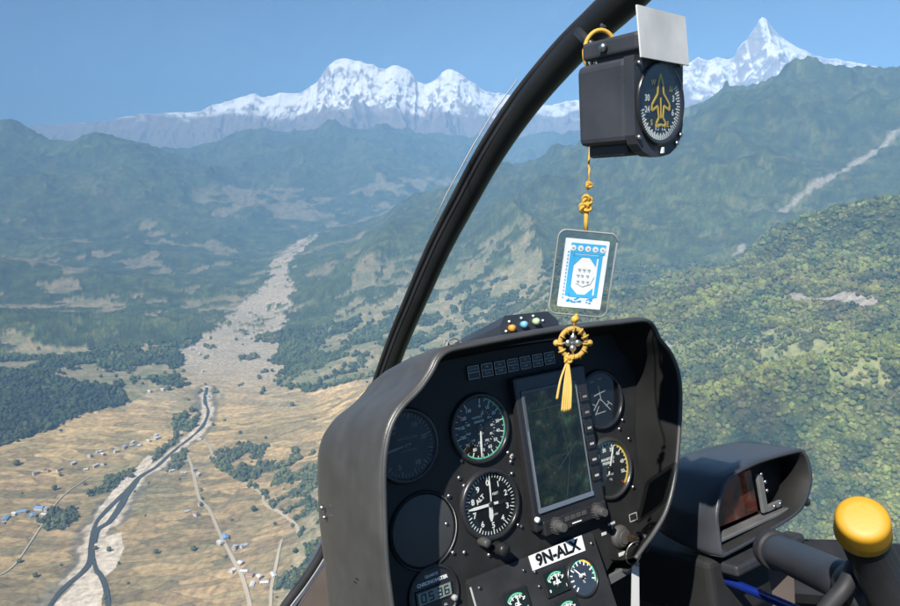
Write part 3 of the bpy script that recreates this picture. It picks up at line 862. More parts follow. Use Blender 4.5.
M_brace = textured('black_painted_tube', (.016, .017, .019), .36, .1, 400, .5)
M_yellowcap = textured('yellow_plastic_cap', (.50, .255, .012), .52, .15, 500, .5, .10)
M_cord = textured('yellow_silk_cord', (.62, .36, .06), .65, .4, 900, .3, .2)
M_brown = textured('brown_grey_trim', (.085, .068, .058), .7, .3, 300, .3)
M_slate = textured('slate_blue_sill', (.085, .095, .13), .42, .2, 400, .5)
M_bluetube = textured('glossy_blue_hose', (.006, .02, .16), .15, .02, 200, .8, .1)
M_strip = textured('pale_seal_strip', (.30, .30, .30), .5, .1, 500)

def glass_mat(name, tint=(1, 1, 1), gloss=0.04, rough=0.02):
    m = bpy.data.materials.new(name); m.use_nodes = True
    nt = m.node_tree; nt.nodes.clear()
    out = nt.nodes.new('ShaderNodeOutputMaterial'); tr = nt.nodes.new('ShaderNodeBsdfTransparent'); gl = nt.nodes.new('ShaderNodeBsdfGlossy')
    tr.inputs[0].default_value = (*tint, 1); gl.inputs['Roughness'].default_value = rough
    mx = nt.nodes.new('ShaderNodeMixShader')
    fr = nt.nodes.new('ShaderNodeLayerWeight'); fr.inputs['Blend'].default_value = 0.15
    ml = nt.nodes.new('ShaderNodeMath'); ml.operation = 'MULTIPLY_ADD'; ml.inputs[1].default_value = 0.2; ml.inputs[2].default_value = gloss
    nt.links.new(fr.outputs['Facing'], ml.inputs[0])
    nt.links.new(ml.outputs[0], mx.inputs[0]); nt.links.new(tr.outputs[0], mx.inputs[1]); nt.links.new(gl.outputs[0], mx.inputs[2])
    nt.links.new(mx.outputs[0], out.inputs['Surface'])
    return m
M_glass = glass_mat('clear_gauge_glass', (.97, .98, .97), 0.012)
M_perspex = glass_mat('canopy_perspex', (.985, .99, .985), 0.006)
def add_smears(m):
    # thin dusty film and wiping streaks on the perspex
    nt = m.node_tree; out = [q for q in nt.nodes if q.type == 'OUTPUT_MATERIAL'][0]; src = out.inputs['Surface'].links[0].from_socket
    tc = nt.nodes.new('ShaderNodeTexCoord'); mp = nt.nodes.new('ShaderNodeMapping'); mp.inputs['Scale'].default_value = (3, 9, 2); mp.inputs['Rotation'].default_value = (.3, .5, .4)
    nz = nt.nodes.new('ShaderNodeTexNoise'); nz.inputs['Scale'].default_value = 3; nz.inputs['Detail'].default_value = 7; nz.inputs['Roughness'].default_value = .65
    mr = nt.nodes.new('ShaderNodeMapRange'); mr.inputs['From Min'].default_value = .42; mr.inputs['From Max'].default_value = .75; mr.inputs['To Max'].default_value = .014
    df = nt.nodes.new('ShaderNodeBsdfDiffuse'); df.inputs[0].default_value = (.5, .5, .5, 1); mx = nt.nodes.new('ShaderNodeMixShader')
    l = nt.links; l.new(tc.outputs['Object'], mp.inputs[0]); l.new(mp.outputs[0], nz.inputs['Vector']); l.new(nz.outputs['Fac'], mr.inputs['Value'])
    l.new(mr.outputs[0], mx.inputs[0]); l.new(src, mx.inputs[1]); l.new(df.outputs[0], mx.inputs[2]); l.new(mx.outputs[0], out.inputs['Surface'])
add_smears(M_perspex)

def Rm(yaw, lean, roll=0):
    return Matrix.Rotation(math.radians(yaw), 3, 'Z') @ Matrix.Rotation(math.radians(roll), 3, 'Y') @ Matrix.Rotation(math.radians(-lean), 3, 'X')

def smooth_path(pts, k=4, closed=False):
    P = [Vector(p) for p in pts]; n = len(P); out = []
    rng_ = range(n if closed else n - 1)
    for i in rng_:
        g = (lambda q: P[q % n]) if closed else (lambda q: P[min(max(q, 0), n - 1)])
        p0, p1, p2, p3 = g(i - 1), g(i), g(i + 1), g(i + 2)
        for j in range(k):
            t = j / k
            out.append(0.5 * ((2 * p1) + (p2 - p0) * t + (2 * p0 - 5 * p1 + 4 * p2 - p3) * t * t + (3 * p1 - p0 - 3 * p2 + p3) * t ** 3))
    if not closed: out.append(P[-1])
    return out
# ------------------------------------------------------------------ instrument pod
POD_R = Rm(32.1, 17, 0.8)
POD_O = (0.0336, 0.6973, -0.3004)
pod = thing('instrument_pod', 'black hooded instrument panel with round dials and a white 9N-ALX plate', 'instrument panel', POD_O, POD_R)

RIM = [(-.166, -.36), (-.166, -.26), (-.165, -.20), (-.163, -.129), (-.162, -.087), (-.156, -.033), (-.150, .003), (-.140, .030), (-.125, .048), (-.102, .063), (-.086, .077), (-.076, .089), (-.062, .096),
       (-.035, .0975), (.031, .099), (.104, .099), (.184, .096), (.222, .0945), (.236, .089), (.243, .080), (.247, .069), (.254, .060), (.265, .045), (.273, .018), (.269, -.015), (.254, -.063), (.235, -.109), (.213, -.141), (.188, -.160), (.166, -.172), (.150, -.181)]
RIMP = [(p.x, p.y) for p in smooth_path([Vector((a, b)) for a, b in RIM], 4)]
W_RIM = -0.060            # rim stands 60 mm nearer the pilot than the panel

def offset_in(pts, d):
    out = []
    n = len(pts)
    for i in range(n):
        a = Vector(pts[max(i - 1, 0)]); b = Vector(pts[min(i + 1, n - 1)])
        t = (b - a).normalized(); nn = Vector((t.y, -t.x))    # right of travel = inside (path runs clockwise)
        q = Vector(pts[i]) + nn * d
        out.append((q.x, q.y))
    return out

def flare(u, v, y):
    # the lining spreads to the faceplate, which reaches further down at the right than the rim
    t = min(1, max(0, (-.05 - v) / .11)) * min(1, max(0, (u - .12) / .03)) * min(1, max(0, (y - W_RIM) / .06))
    return (u + .030 * t, y, v - .042 * t)

def hood_mesh():
    mb = MB()
    rings = []
    # outer skin from the rim forward, rounded at the far end; inside lining back to the panel
    def ring(inset, y, drop, sq=1.0):
        pts = offset_in(RIMP, inset)
        r = []
        for (u, v) in pts:
            vv = v
            if v > -0.02: vv = -0.02 + (v + .02) * (1 - drop)
            r.append((0.05 + (u - .05) * sq, y, vv))
        return r
    outer = [ring(.0000, W_RIM, 0), ring(-.0022, W_RIM + .0015, 0), ring(-.003, W_RIM + .006, 0), ring(-.003, -.02, .02), ring(-.002, .03, .07), ring(.000, .08, .14), ring(.003, .12, .22), ring(.010, .155, .32, .985), ring(.025, .185, .42, .95), ring(.055, .205, .5, .9), ring(.10, .215, .6, .8)]
    n = len(RIMP)
    v = []; f = []
    for r in outer: v += [flare(*((a, c, b))) for a, b, c in r]
    for i in range(len(outer) - 1):
        for j in range(n - 1):
            f.append((i * n + j, (i + 1) * n + j, (i + 1) * n + j + 1, i * n + j + 1))
    b = len(v)
    c = (0.05, .22, -.15)
    v.append(c)
    k = (len(outer) - 1) * n
    for j in range(n - 1): f.append((k + j, b, k + j + 1))
    mb.mat(0, True).add(v, f)
    return mb

hood = hood_mesh().build('hood', [M_vinyl], pod)
# lining
mb = MB().mat(0, True)
v = []; f = []
n_ = len(RIMP)
lin = [(.0035, W_RIM + .0015), (.005, W_RIM + .006), (.009, -.03), (.014, -.006), (.016, .001)]
for ins, y in lin:
    v += [flare(u, w, y) for u, w in offset_in(RIMP, ins)]
for i in range(len(lin) - 1):
    for j in range(n_ - 1):
        f.append((i * n_ + j, i * n_ + j + 1, (i + 1) * n_ + j + 1, (i + 1) * n_ + j))
mb.add(v, f)
mb.build('hood_lining', [textured('grey_vinyl_lining', (.012, .012, .012), .75, .4, 700, .15)], pod)
# rolled edge round the opening
mb = MB().mat(0, True)
mb.tube([(u, W_RIM - .0005, w) for u, w in offset_in(RIMP, .0017)], .0027, 8, ref=(0, 1, 0))
mb.build('hood_edge', [textured('rubbed_edge_trim', (.055, .055, .054), .45, .3, 600, .6)], pod)

# panel faceplate
pl = [(q[0], q[2]) for q in (flare(u, w, 0) for u, w in offset_in(RIMP, .013))]
# drop neighbours that fold over: use simple polygon through every second point
pts = [p for k, p in enumerate(pl) if k % 2 == 0]
face = MB().mat(0)
face.prism((pts + [(.13, -.228), (.02, -.23)])[::-1], 0, .003)
face.build('faceplate', [M_panel], pod)

def screw(parent, u, v, y=0.0, r=.0026, name='screw', mat=None, T=None):
    m = MB().mat(0, True)
    m.lathe([(0, -.0022), (r * .55, -.0021), (r, -.0008), (r, 0.0)], (u, y, v), 14, T)
    m.mat(1, False).quad2((u - r * .75, v + r * .35), (u + r * .75, v - r * .35), r * .3, r * .3, y - .0024, T)
    m.mat(1).quad2((u - r * .35, v - r * .75), (u + r * .35, v + r * .75), r * .3, r * .3, y - .00241, T)
    return m.build(name, [mat or M_steel, M_dial], parent)

def gauge_body(name, u, v, r, rim=.0050, lift=.005, bez=None, parent=None, T=None):
    m = MB().mat(0, True)
    m.lathe([(r + rim + .0012, 0), (r + rim + .0006, -lift * .6), (r + rim - .001, -lift), (r + .0012, -lift), (r + .0004, -lift * .8), (r, -.0003), (r, .0)], (u, 0, v), 64, T, cap=False)
    return m.build(name, [bez or M_bezel], parent or pod)

def dial(parent, u, v, r, mat=None, y=-.0006, T=None):
    m = MB().mat(0)
    m.lathe([(0, y - .0001), (r + .0006, y - .0001), (r + .0006, y + .0004)], (u, 0, v), 64, T)
    return m.build('dial', [mat or M_dial], parent)

def pol(u, v, r, a):
    q = math.radians(a)
    return (u + r * math.sin(q), v + r * math.cos(q))

def glass(parent, u, v, r, y=-.0042, T=None):
    m = MB().mat(0)
    m.lathe([(0, y), (r + .0008, y), (r + .0008, y + .0007)], (u, 0, v), 48, T)
    return m.build('cover_glass', [M_glass], parent)

def ticks(m, u, v, r, a0, a1, n, l0, l1, every, w0=.0006, w1=.0010, y=-.0011, T=None):
    for k in range(n + 1):
        a = a0 + (a1 - a0) * k / n
        L = l1 if k % every == 0 else l0; w = w1 if k % every == 0 else w0
        m.quad2(pol(u, v, r - L, a), pol(u, v, r, a), w, w, y, T)

def needle(parent, u, v, a, L, w, tail=.006, y=-.0026, mat=None, hub=.0035, name='needle', tip=.3, T=None):
    m = MB().mat(0)
    m.quad2(pol(u, v, -tail, a), pol(u, v, L * .72, a), w * .8, w, y, T, .0005)
    m.quad2(pol(u, v, L * .72, a), pol(u, v, L, a), w, w * tip, y, T, .0005)
    m.mat(1, True).lathe([(0, y - .0006), (hub * .7, y - .0005), (hub, y), (hub, y + .001)], (u, 0, v), 20, T)
    return m.build(name, [mat or M_white, M_bezel], parent)

# -- airspeed indicator
g = gauge_body('airspeed_indicator', 0, 0, .0345)
dial(g, 0, 0, .0345)
m = MB().mat(0)
ticks(m, 0, 0, .0335, 8, 330, 26, .0028, .0052, 2)
for k, t in enumerate(['0', '10', '20', '30', '40', '50', '60', '70', '80', '90', '100', '110', '120', '130']):
    p = pol(0, 0, .0250, 8 + 322 * k / 13); m.text(t, .0052, p[0], p[1], -.0012, bold=.02)
for k in range(9):
    p = pol(0, 0, .0165, 20 + 34 * k); m.text(str(20 + 20 * k), .0036, p[0], p[1], -.0012, bold=.02)
m.text('KNOTS', .0040, 0, .0075, -.0012, bold=.02); m.text('MPH', .0034, 0, -.0065, -.0012)
m.text('AIRSPEED', .0034, -.002, .0125, -.0012)
ticks(m, 0, 0, .0205, 20, 300, 28, .0012, .0022, 4, .0004, .0006)
m.mat(1).arc((0, 0), .0330, .0346, 20, 262, -.0010)
m.mat(2).quad2(pol(0, 0, .0285, 306), pol(0, 0, .0346, 306), .0014, .0014, -.0014)
m.build('markings', [M_white, M_green, M_red], g)
needle(g, 0, 0, 187, .0325, .0022, .004)
glass(g, 0, 0, .0345)

# -- altimeter
U, V = -.001, -.086
g = gauge_body('altimeter', U, V, .0345, bez=M_bezel)
dial(g, U, V, .0345)
m = MB().mat(0)
ticks(m, U, V, .0335, 0, 360, 50, .0038, .0058, 5, .0007, .0011)
for k in range(10):
    p = pol(U, V, .0238, 36 * k); m.text(str(k), .0088, p[0], p[1], -.0012, bold=.03)
m.text('ALT', .0070, U - .0125, V + .0085, -.0012, bold=.04, rot=.5)
m.text('FEET', .0040, U + .0085, V + .010, -.0012, bold=.02)
m.text('29.92', .0042, U + .0165, V - .001, -.0013, bold=.02)
m.text('10,000', .003, U + .004, V - .0125, -.0012)
m.build('markings', [M_white], g)
mw = MB().mat(0).box((U + .0165, -.0013, V - .001), (.0125, .0004, .0052)); mw.build('pressure_window', [M_bezel], g)
needle(g, U, V, 271, .0300, .0034, .010, -.0026)
needle(g, U, V, 4, .0315, .0018, .004, -.0034, name='long_needle')
needle(g, U, V, 186, .0190, .0055, .0, -.0020, name='short_needle')
glass(g, U, V, .0345)
mk = MB().mat(0, True).lathe([(0, -.017), (.0040, -.0168), (.0048, -.015), (.0052, -.003), (.0040, 0)], (U - .020, 0, V - .0355), 20)
mk.build('setting_knob', [M_knobgrey], g)
mk = MB().mat(0, True).lathe([(0, -.022), (.0062, -.0216), (.0070, -.019), (.0075, -.004), (.005, 0)], (U - .002, 0, V - .0475), 20)
mk.build('control_knob', [M_black], g)

# -- vertical speed indicator with shade put into its dimmed print and needle
U, V = -.096, .001
g = gauge_body('vertical_speed_indicator', U, V, .0345)
dial(g, U, V, .0345)
m = MB().mat(0)
ticks(m, U, V, .0335, -75, 255, 44, .0030, .0058, 4)
for a, t in ((-90, '0'), (-25, '5'), (35, '10'), (78, '20'), (205, '5'), (150, '10')):
    p = pol(U, V, .0235, a); m.text(t, .0070, p[0], p[1], -.0012, bold=.02)
m.text('VERTICAL SPEED', .0033, U + .004, V + .007, -.0012); m.text('UP', .004, U - .012, V + .0145, -.0012)
m.text('100 FT PER MIN', .0030, U + .003, V - .006, -.0012)
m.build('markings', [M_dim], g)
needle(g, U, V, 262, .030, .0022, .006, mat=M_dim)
glass(g, U, V, .0345)

# -- blank cover plate
U, V = -.088, -.091
g = gauge_body('blank_cover', U, V, .0385, .0022, .0022)
m = MB().mat(0, True).lathe([(0, -.0012), (.036, -.0010), (.0385, -.0002)], (U, 0, V), 64)
m.build('cover_disc', [textured('smooth_grey_cover', (.055, .056, .056), .45, .1, 600, .5, .1)], g)

# -- digital clock
U, V = -.087, -.159
g = gauge_body('digital_clock', U, V, .0275, .0030, .003)
dial(g, U, V, .0275, M_bezel)
m = MB().mat(0)
m.text('QUARTZ', .0040, U, V + .0205, -.0012, bold=.03)
m.text('CHRONOMETER', .0050, U, V + .0140, -.0012, bold=.05)
m.text('LIGHT', .0030, U - .012, V - .014, -.0012); m.text('SEL', .0030, U + .012, V - .014, -.0012)
m.build('markings', [M_white], g)
m = MB().mat(0).box((U, -.0018, V + .001), (.044, .0016, .0155), bev=.0005)
m.build('lcd_frame', [M_bezel], g)
m = MB().mat(0).box((U, -.0028, V + .001), (.040, .0006, .0125))
m.mat(1)
def seg7(m, ch, x, z, w, h, t, y):
    S = {'0': 'abcdef', '1': 'bc', '2': 'abged', '3': 'abgcd', '4': 'fgbc', '5': 'afgcd', '6': 'afgedc', '7': 'abc', '8': 'abcdefg', '9': 'abcdfg'}[ch]
    e = dict(a=((-w, h), (w, h)), g=((-w, 0), (w, 0)), d=((-w, -h), (w, -h)), f=((-w, h), (-w, 0)), b=((w, h), (w, 0)), e=((-w, 0), (-w, -h)), c=((w, 0), (w, -h)))
    for q in S:
        (x0, z0), (x1, z1) = e[q]
        m.quad2((x + x0, z + z0), (x + x1, z + z1), t, t, y, None, .0003)
for ch, x in zip('0536', (-.0135, -.0045, .0060, .0145)):
    seg7(m, ch, U + x, V + .001, .0024, .0040, .0011, -.0034)
m.build('lcd', [textured('lcd_grey_green', (.20, .25, .23), .3, .0, 300, .5, .05), M_dial], g)
mk = MB().mat(0, True).lathe([(0, -.006), (.003, -.006), (.0034, 0)], (U + .0225, 0, V - .010), 14); mk.build('button', [M_edge], g)

# -- manifold pressure gauge, upper right, shade put into its greyed print
U, V = .188, -.001
g = gauge_body('manifold_pressure_gauge', U, V, .0335, .0045)
dial(g, U, V, .0335)
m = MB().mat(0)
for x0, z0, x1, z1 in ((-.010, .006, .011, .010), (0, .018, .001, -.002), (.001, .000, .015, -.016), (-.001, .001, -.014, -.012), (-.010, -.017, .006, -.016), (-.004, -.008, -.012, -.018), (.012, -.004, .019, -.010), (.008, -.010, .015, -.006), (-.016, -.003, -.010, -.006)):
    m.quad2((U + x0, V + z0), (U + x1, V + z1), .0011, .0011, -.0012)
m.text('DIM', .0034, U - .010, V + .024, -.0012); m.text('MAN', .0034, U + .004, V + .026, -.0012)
m.build('markings', [textured('shade_greyed_print', (.36, .36, .36), .6, .0, 500)], g)
glass(g, U, V, .0335)

# -- tachometer, lower right
U, V = .185, -.089
g = gauge_body('engine_gauge', U, V, .0335, .0050, bez=textured('satin_metal_bezel', (.16, .16, .15), .3, .05, 500, .5, .1, .8))
dial(g, U, V, .0335, textured('dial_grey_black', (.025, .028, .030), .5, 0, 500))
m = MB().mat(0)
ticks(m, U, V, .0325, -130, 110, 24, .0028, .0050, 3, .0007, .0012)
for k in range(9):
    p = pol(U, V, .0240, -130 + 30 * k); m.text(str(5 * (k + 2)), .0062, p[0], p[1], -.0012, bold=.04)
m.text('MANIFOLD', .0046, U, V + .0120, -.0012, bold=.03); m.text('PRESSURE', .0046, U, V + .0072, -.0012, bold=.03)
m.text('INCHES', .0036, U, V - .008, -.0012); m.text('Hg', .0040, U, V - .0135, -.0012)
m.mat(1).arc((U, V), .0312, .0336, -60, 20, -.0010)
m.mat(2).arc((U, V), .0312, .0336, 22, 135, -.0010)
m.mat(3).quad2(pol(U, V, .027, 137), pol(U, V, .0336, 137), .0014, .0014, -.0014)
m.build('markings', [M_white, M_green, M_yellow, M_red], g)
needle(g, U, V, 24, .030, .0022, .008)
glass(g, U, V, .0335)

# -- GPS navigator with screen
gp = MB().mat(0).box((.1045, -.006, -.041), (.113, .012, .180), bev=.003).build('gps_unit', [M_bezel], pod)
m = MB().mat(0).box((.0985, -.0125, -.0385), (.086, .002, .142), bev=.0008)
m.mat(1).box((.0985, -.0140, -.1075), (.086, .0012, .0050)).box((.0575, -.0139, -.060), (.0016, .0010, .090)).box((.1395, -.0139, -.040), (.0012, .0010, .130)); m.build('screen_frame', [textured('pale_blue_grey_bezel', (.075, .085, .10), .25, .05, 500, .6, .1), textured('pale_silver_edge', (.14, .17, .21), .3, .05, 500, .6, .1)], gp)  # paler bar along the bottom and thin pale side lines
M_screen = new_mat('map_screen', (.004, .005, .006), 0.12, spec=.3)
n, l, b = nodes_of(M_screen)
tc = n.new('ShaderNodeTexCoord'); nz = n.new('ShaderNodeTexNoise'); nz.inputs['Scale'].default_value = 55; nz.inputs['Detail'].default_value = 5; nz.inputs['Roughness'].default_value = .7
l.new(tc.outputs['Object'], nz.inputs['Vector'])
cr = n.new('ShaderNodeValToRGB')
e = cr.color_ramp.elements
e[0].position = .40; e[0].color = (.002, .004, .005, 1); e[1].position = .72; e[1].color = (.030, .050, .030, 1)
for p_, c_ in ((.50, (.004, .012, .009, 1)), (.56, (.012, .010, .008, 1)), (.62, (.010, .028, .020, 1))):
    q_ = e.new(p_); q_.color = c_
l.new(nz.outputs['Fac'], cr.inputs['Fac'])
l.new(cr.outputs[0], b.inputs['Emission Color']); b.inputs['Emission Strength'].default_value = 0.8
m = MB().mat(0).box((.0985, -.0138, -.0375), (.078, .001, .132))
m.build('screen', [M_screen], gp)
m = MB().mat(0)
m.text('12.4', .006, .070, .014, -.0146); m.text('GS 86', .005, .092, .014, -.0146); m.text('TRK 342', .005, .120, .014, -.0146)
m.text('ALT 4820', .0045, .075, -.096, -.0146); m.text('POKHARA', .0045, .105, -.052, -.0146)
for x0, z0, x1, z1 in ((.066, .007, .134, .007), (.100, -.100, .112, -.060), (.112, -.060, .106, .000), (.072, -.050, .094, -.066), (.094, -.066, .128, -.040)):
    m.quad2((x0, z0), (x1, z1), .0005, .0005, -.0146)
m.build('screen_print', [textured('screen_grey_green', (.032, .045, .045), .5, 0, 300)], gp)
for k in range(6):
    z = .010 - k * .0195
    bt = MB().mat(0).box((.1500, -.0135, z), (.0135, .003, .0125), bev=.001).build('button', [M_black], gp)
    MB().mat(0).box((.1500, -.0153, z), (.0062, .0004, .0028)).box((.1500, -.0153, z - .004), (.004, .0004, .001)).build('button_print', [M_dim if k < 2 else M_white], bt) if False else None
    MB().mat(0).box((.1500, -.0153, z), (.0062, .0004, .0026)).build('button_print', [M_dim if k < 2 else textured('button_white', (.45, .45, .45), .5, 0)], gp)
m = MB().mat(0).box((.1090, -.0075, -.1290), (.100, .014, .017), bev=.002); m.build('knob_bar', [M_black], gp)
m = MB().mat(0)
for x in (.094, .103, .112, .121):
    m.box((x, -.0150, -.126), (.0070, .0012, .0050))
m.mat(1).box((.108, -.0150, -.1335), (.014, .0008, .0012))
m.build('selector_keys', [M_knobgrey, M_white], gp)
for x in (.076, .1410):
    mk = MB().mat(0, False)
    pr = [(0, -.030), (.0048, -.0298), (.0054, -.026), (.0056, -.020), (.0074, -.0195), (.0079, -.018), (.0080, -.012), (.0075, -.007)]
    mk.lathe(pr, (x, 0, -.129), 26)
    mk.mat(0, False)
    for j in range(18):
        a = 2 * math.pi * j / 18
        mk.box((x + .0090 * math.cos(a), -.0155, -.129 + .0090 * math.sin(a)), (.0008, .007, .0008))
    mk.build('knob', [M_knobgrey], gp)
m = MB().mat(0, True).lathe([(0, -.016), (.003, -.0158), (.0034, -.012)], (.0515, 0, -.116), 14); m.build('small_knob', [M_white], gp)

# -- row of warning lights, unlit
words = [('CLUTCH', ''), ('MR', 'TEMP'), ('MR', 'CHIP'), ('STARTER', 'ON'), ('TR', 'CHIP'), ('LOW', 'FUEL'), ('LOW', 'RPM')]
M_lampface = textured('smoked_lamp_lens', (.016, .016, .018), .25, .0, 300)
for k, (a, b_) in enumerate(words):
    x = .0015 + k * .01875; z = .0635
    w = MB().mat(0).box((x, -.0012, z), (.0158, .0024, .0150)).build('warning_light', [M_lampface], pod)
    m = MB().mat(0)
    for p, q in (((-.0076, -.0072), (.0076, -.0072)), ((-.0076, .0072), (.0076, .0072)), ((-.0076, -.0072), (-.0076, .0072)), ((.0076, -.0072), (.0076, .0072)), ((-.0076, 0), (.0076, 0))):
        m.quad2((x + p[0], z + p[1]), (x + q[0], z + q[1]), .0006, .0006, -.0028)
    if a: m.text(a, .0034 if len(a) < 7 else .0027, x, z + .0036, -.0028)
    if b_: m.text(b_, .0034, x, z - .0036, -.0028)
    m.build('lamp_print', [textured('faint_lamp_print', (.45, .45, .44), .5, 0, 300)], w)

# -- screws of the faceplate
for (u, v) in ((-.030, -.030), (.034, -.0355), (.036, -.0465), (-.031, -.058), (.035, -.060), (-.036, -.048), (.033, -.119), (-.043, -.128), (.037, -.122), (-.052, -.064), (.160, -.044), (.214, -.044), (.152, -.128), (.222, -.122), (.222, -.034),
               (-.057, -.124), (-.060, -.092), (-.012, -.140), (.228, -.060), (.148, .030), (-.126, .022), (.162, -.120)):
    screw(pod, u, v)
screw(pod, .0385, -.041, r=.0034, name='lamp_cap', mat=M_edge)

# -- ignition switch with key
U, V = .186, -.176
g = MB().mat(0, False).lathe([(.0145, 0), (.0140, -.003), (.0115, -.0055), (.0110, -.008), (.0085, -.0085), (.008, -.010), (0, -.010)], (U, 0, V), 36).build('ignition_switch', [M_knobgrey], pod)
M_off = textured('off_white_print', (.55, .55, .54), .6, 0)
for (x, z, w_, h_) in ((U - .011, V + .0195, .012, .0030), (U - .026, V + .0110, .008, .0035), (U + .001, V - .0215, .0155, .0042), (U - .011, V + .0150, .0012, .005)):
    MB().mat(0).box((x, -.0006, z), (w_, .0006, h_)).build('position_mark', [M_off], pod)
m = MB().mat(0)
for p, q in (((-.0065, -.0045), (.0065, -.0045)), ((-.0065, .0045), (.0065, .0045)), ((-.0065, -.0045), (-.0065, .0045)), ((.0065, -.0045), (.0065, .0045))):
    m.quad2((U + .028 + p[0], V + .017 + p[1]), (U + .028 + q[0], V + .017 + q[1]), .0009, .0009, -.0006)
m.build('ignition_print', [textured('off_white_print', (.55, .55, .54), .6, 0)], pod)
key = MB().mat(0).box((U + .002, -.022, V), (.0030, .020, .0085), bev=.0006)
key.mat(1, True).tube([(U + .002 + .008 * math.sin(a) * .3, -.036 + .0 * a, V + .011 * math.sin(a)) if False else (U + .002, -.036 + .009 * math.cos(a), V + .010 * math.sin(a)) for a in np.linspace(0, 2 * math.pi, 20)], .0030, 8)
key.build('ignition_key', [textured('brass_key', (.55, .38, .24), .35, .1, 500, .5, .1, 1.0), M_rubber], g)

# -- lower edge flange at the right of the console
m = MB().mat(0)
m.prism([(.140, -.226), (.200, -.221), (.202, -.212), (.140, -.217)], -.006, .0)
m.build('edge_flange', [textured('grey_flange', (.10, .10, .10), .45, .3, 700)], pod)

# -- annunciator box on top of the hood
lb = MB().mat(0)
f0 = [(.034, .088), (.122, .085), (.122, .108), (.108, .1205), (.044, .1225), (.035, .112)]
back = [(.046, .083), (.118, .083), (.116, .092), (.108, .098), (.055, .098), (.048, .092)]
n = len(f0)
v = [(p[0], -.020, p[1]) for p in f0] + [(p[0], .115, p[1]) for p in back]
lb.add(v, [tuple(range(n)), tuple(range(2 * n - 1, n - 1, -1))] + [(i, i + n, (i + 1) % n + n, (i + 1) % n) for i in range(n)])
lbo = lb.build('indicator_box', [textured('slate_box_paint', (.035, .042, .055), .4, .2, 600, .5)], pod)
for (x, z, mm) in ((.0725, .1010, textured('amber_lamp', (.62, .30, .05), .25, 0, 300)), (.0905, .1030, textured('blue_lamp', (.18, .42, .62), .25, 0, 300)), (.1090, .1045, textured('green_lamp', (.42, .55, .32), .25, 0, 300))):
    MB().mat(0, True).lathe([(0, -.0275), (.0030, -.0270), (.0042, -.0245), (.0044, -.0200)], (x - .023, 0, z + .006), 18).build('indicator_lamp', [mm], lbo)
for (x, z) in ((.0650, .0985), (.0715, .1090), (.0895, .1110), (.1075, .1115), (.1210, .1045)):
    MB().mat(0, True).lathe([(0, -.0218), (.0012, -.0216), (.0016, -.0200)], (x - .023, 0, z + .006), 12).build('dot_light', [M_white], lbo)

# -- wire loop at the shoulder of the hood
m = MB().mat(0, True)
m.tube([(-.048 + .010 * math.cos(a), -.050, .0945 + .0115 * math.sin(a)) for a in np.linspace(-.2, math.pi + .2, 22)], .0011, 8)
m.tube([(-.056 + .0035 * math.cos(a), -.048, .096 + .009 * math.sin(a)) for a in np.linspace(.4, math.pi, 14)], .0008, 8)
m.build('wire_loop', [textured('grey_wire', (.20, .20, .20), .4, 0)], pod)
# scratches and a stud on the hood side
for (y, z, r) in ((.095, -.062, .0030), (.090, -.072, .0024)):
    MB().mat(0, True).lathe([(0, -.002), (r, -.001), (r, .002)], (0, 0, 0), 12, Matrix.Translation((-.164, y, z)) @ Matrix.Rotation(-math.pi / 2, 4, 'Z')).build('rivet', [M_steel], pod)
for (y, z) in ((.005, -.118), (.012, -.123)):
    MB().mat(0).box((-.1675, y, z), (.0006, .003, .0012)).build('scuff', [M_dial], pod)

# -- lower console, leaning back further
CT = Matrix.Translation((.045, -.006, -.155)) @ Matrix.Rotation(math.radians(-16), 4, 'X')
co = MB().mat(0)
cpts = [(-.092, -.26), (.092, -.26), (.0915, -.003), (.0885, 0), (-.089, 0), (-.0925, -.004)]
co.prism(cpts, 0, .060, CT)
con = co.build('lower_console', [M_console], pod)
MB().mat(0).quad2((-.0915, -.008), (-.0905, -.26), .0020, .0020, -.0006, CT, .0006).build('pale_edge_line', [textured('bare_metal_edge', (.42, .42, .40), .4, .1, 500)], con)
m = MB().mat(0).prism([(-.0085, -.0160), (.0720, -.0168), (.0735, .0008), (-.0085, .0002)], -.0014, -.0001, CT)
pl_ = m.build('registration_plate', [textured('white_plate', (.74, .74, .72), .5, .05, 400)], con)
MB().mat(0).text('9N-ALX', .0172, .0322, -.0080, -.0017, T=CT, bold=.045, sx=1.10).build('registration_letters', [M_dial], pl_)
for (u, v) in ((-.020, -.012), (-.006, -.018), (.0845, -.012), (-.081, -.012), (-.006, -.034)):
    screw(con, u, v, r=.0022, T=CT)
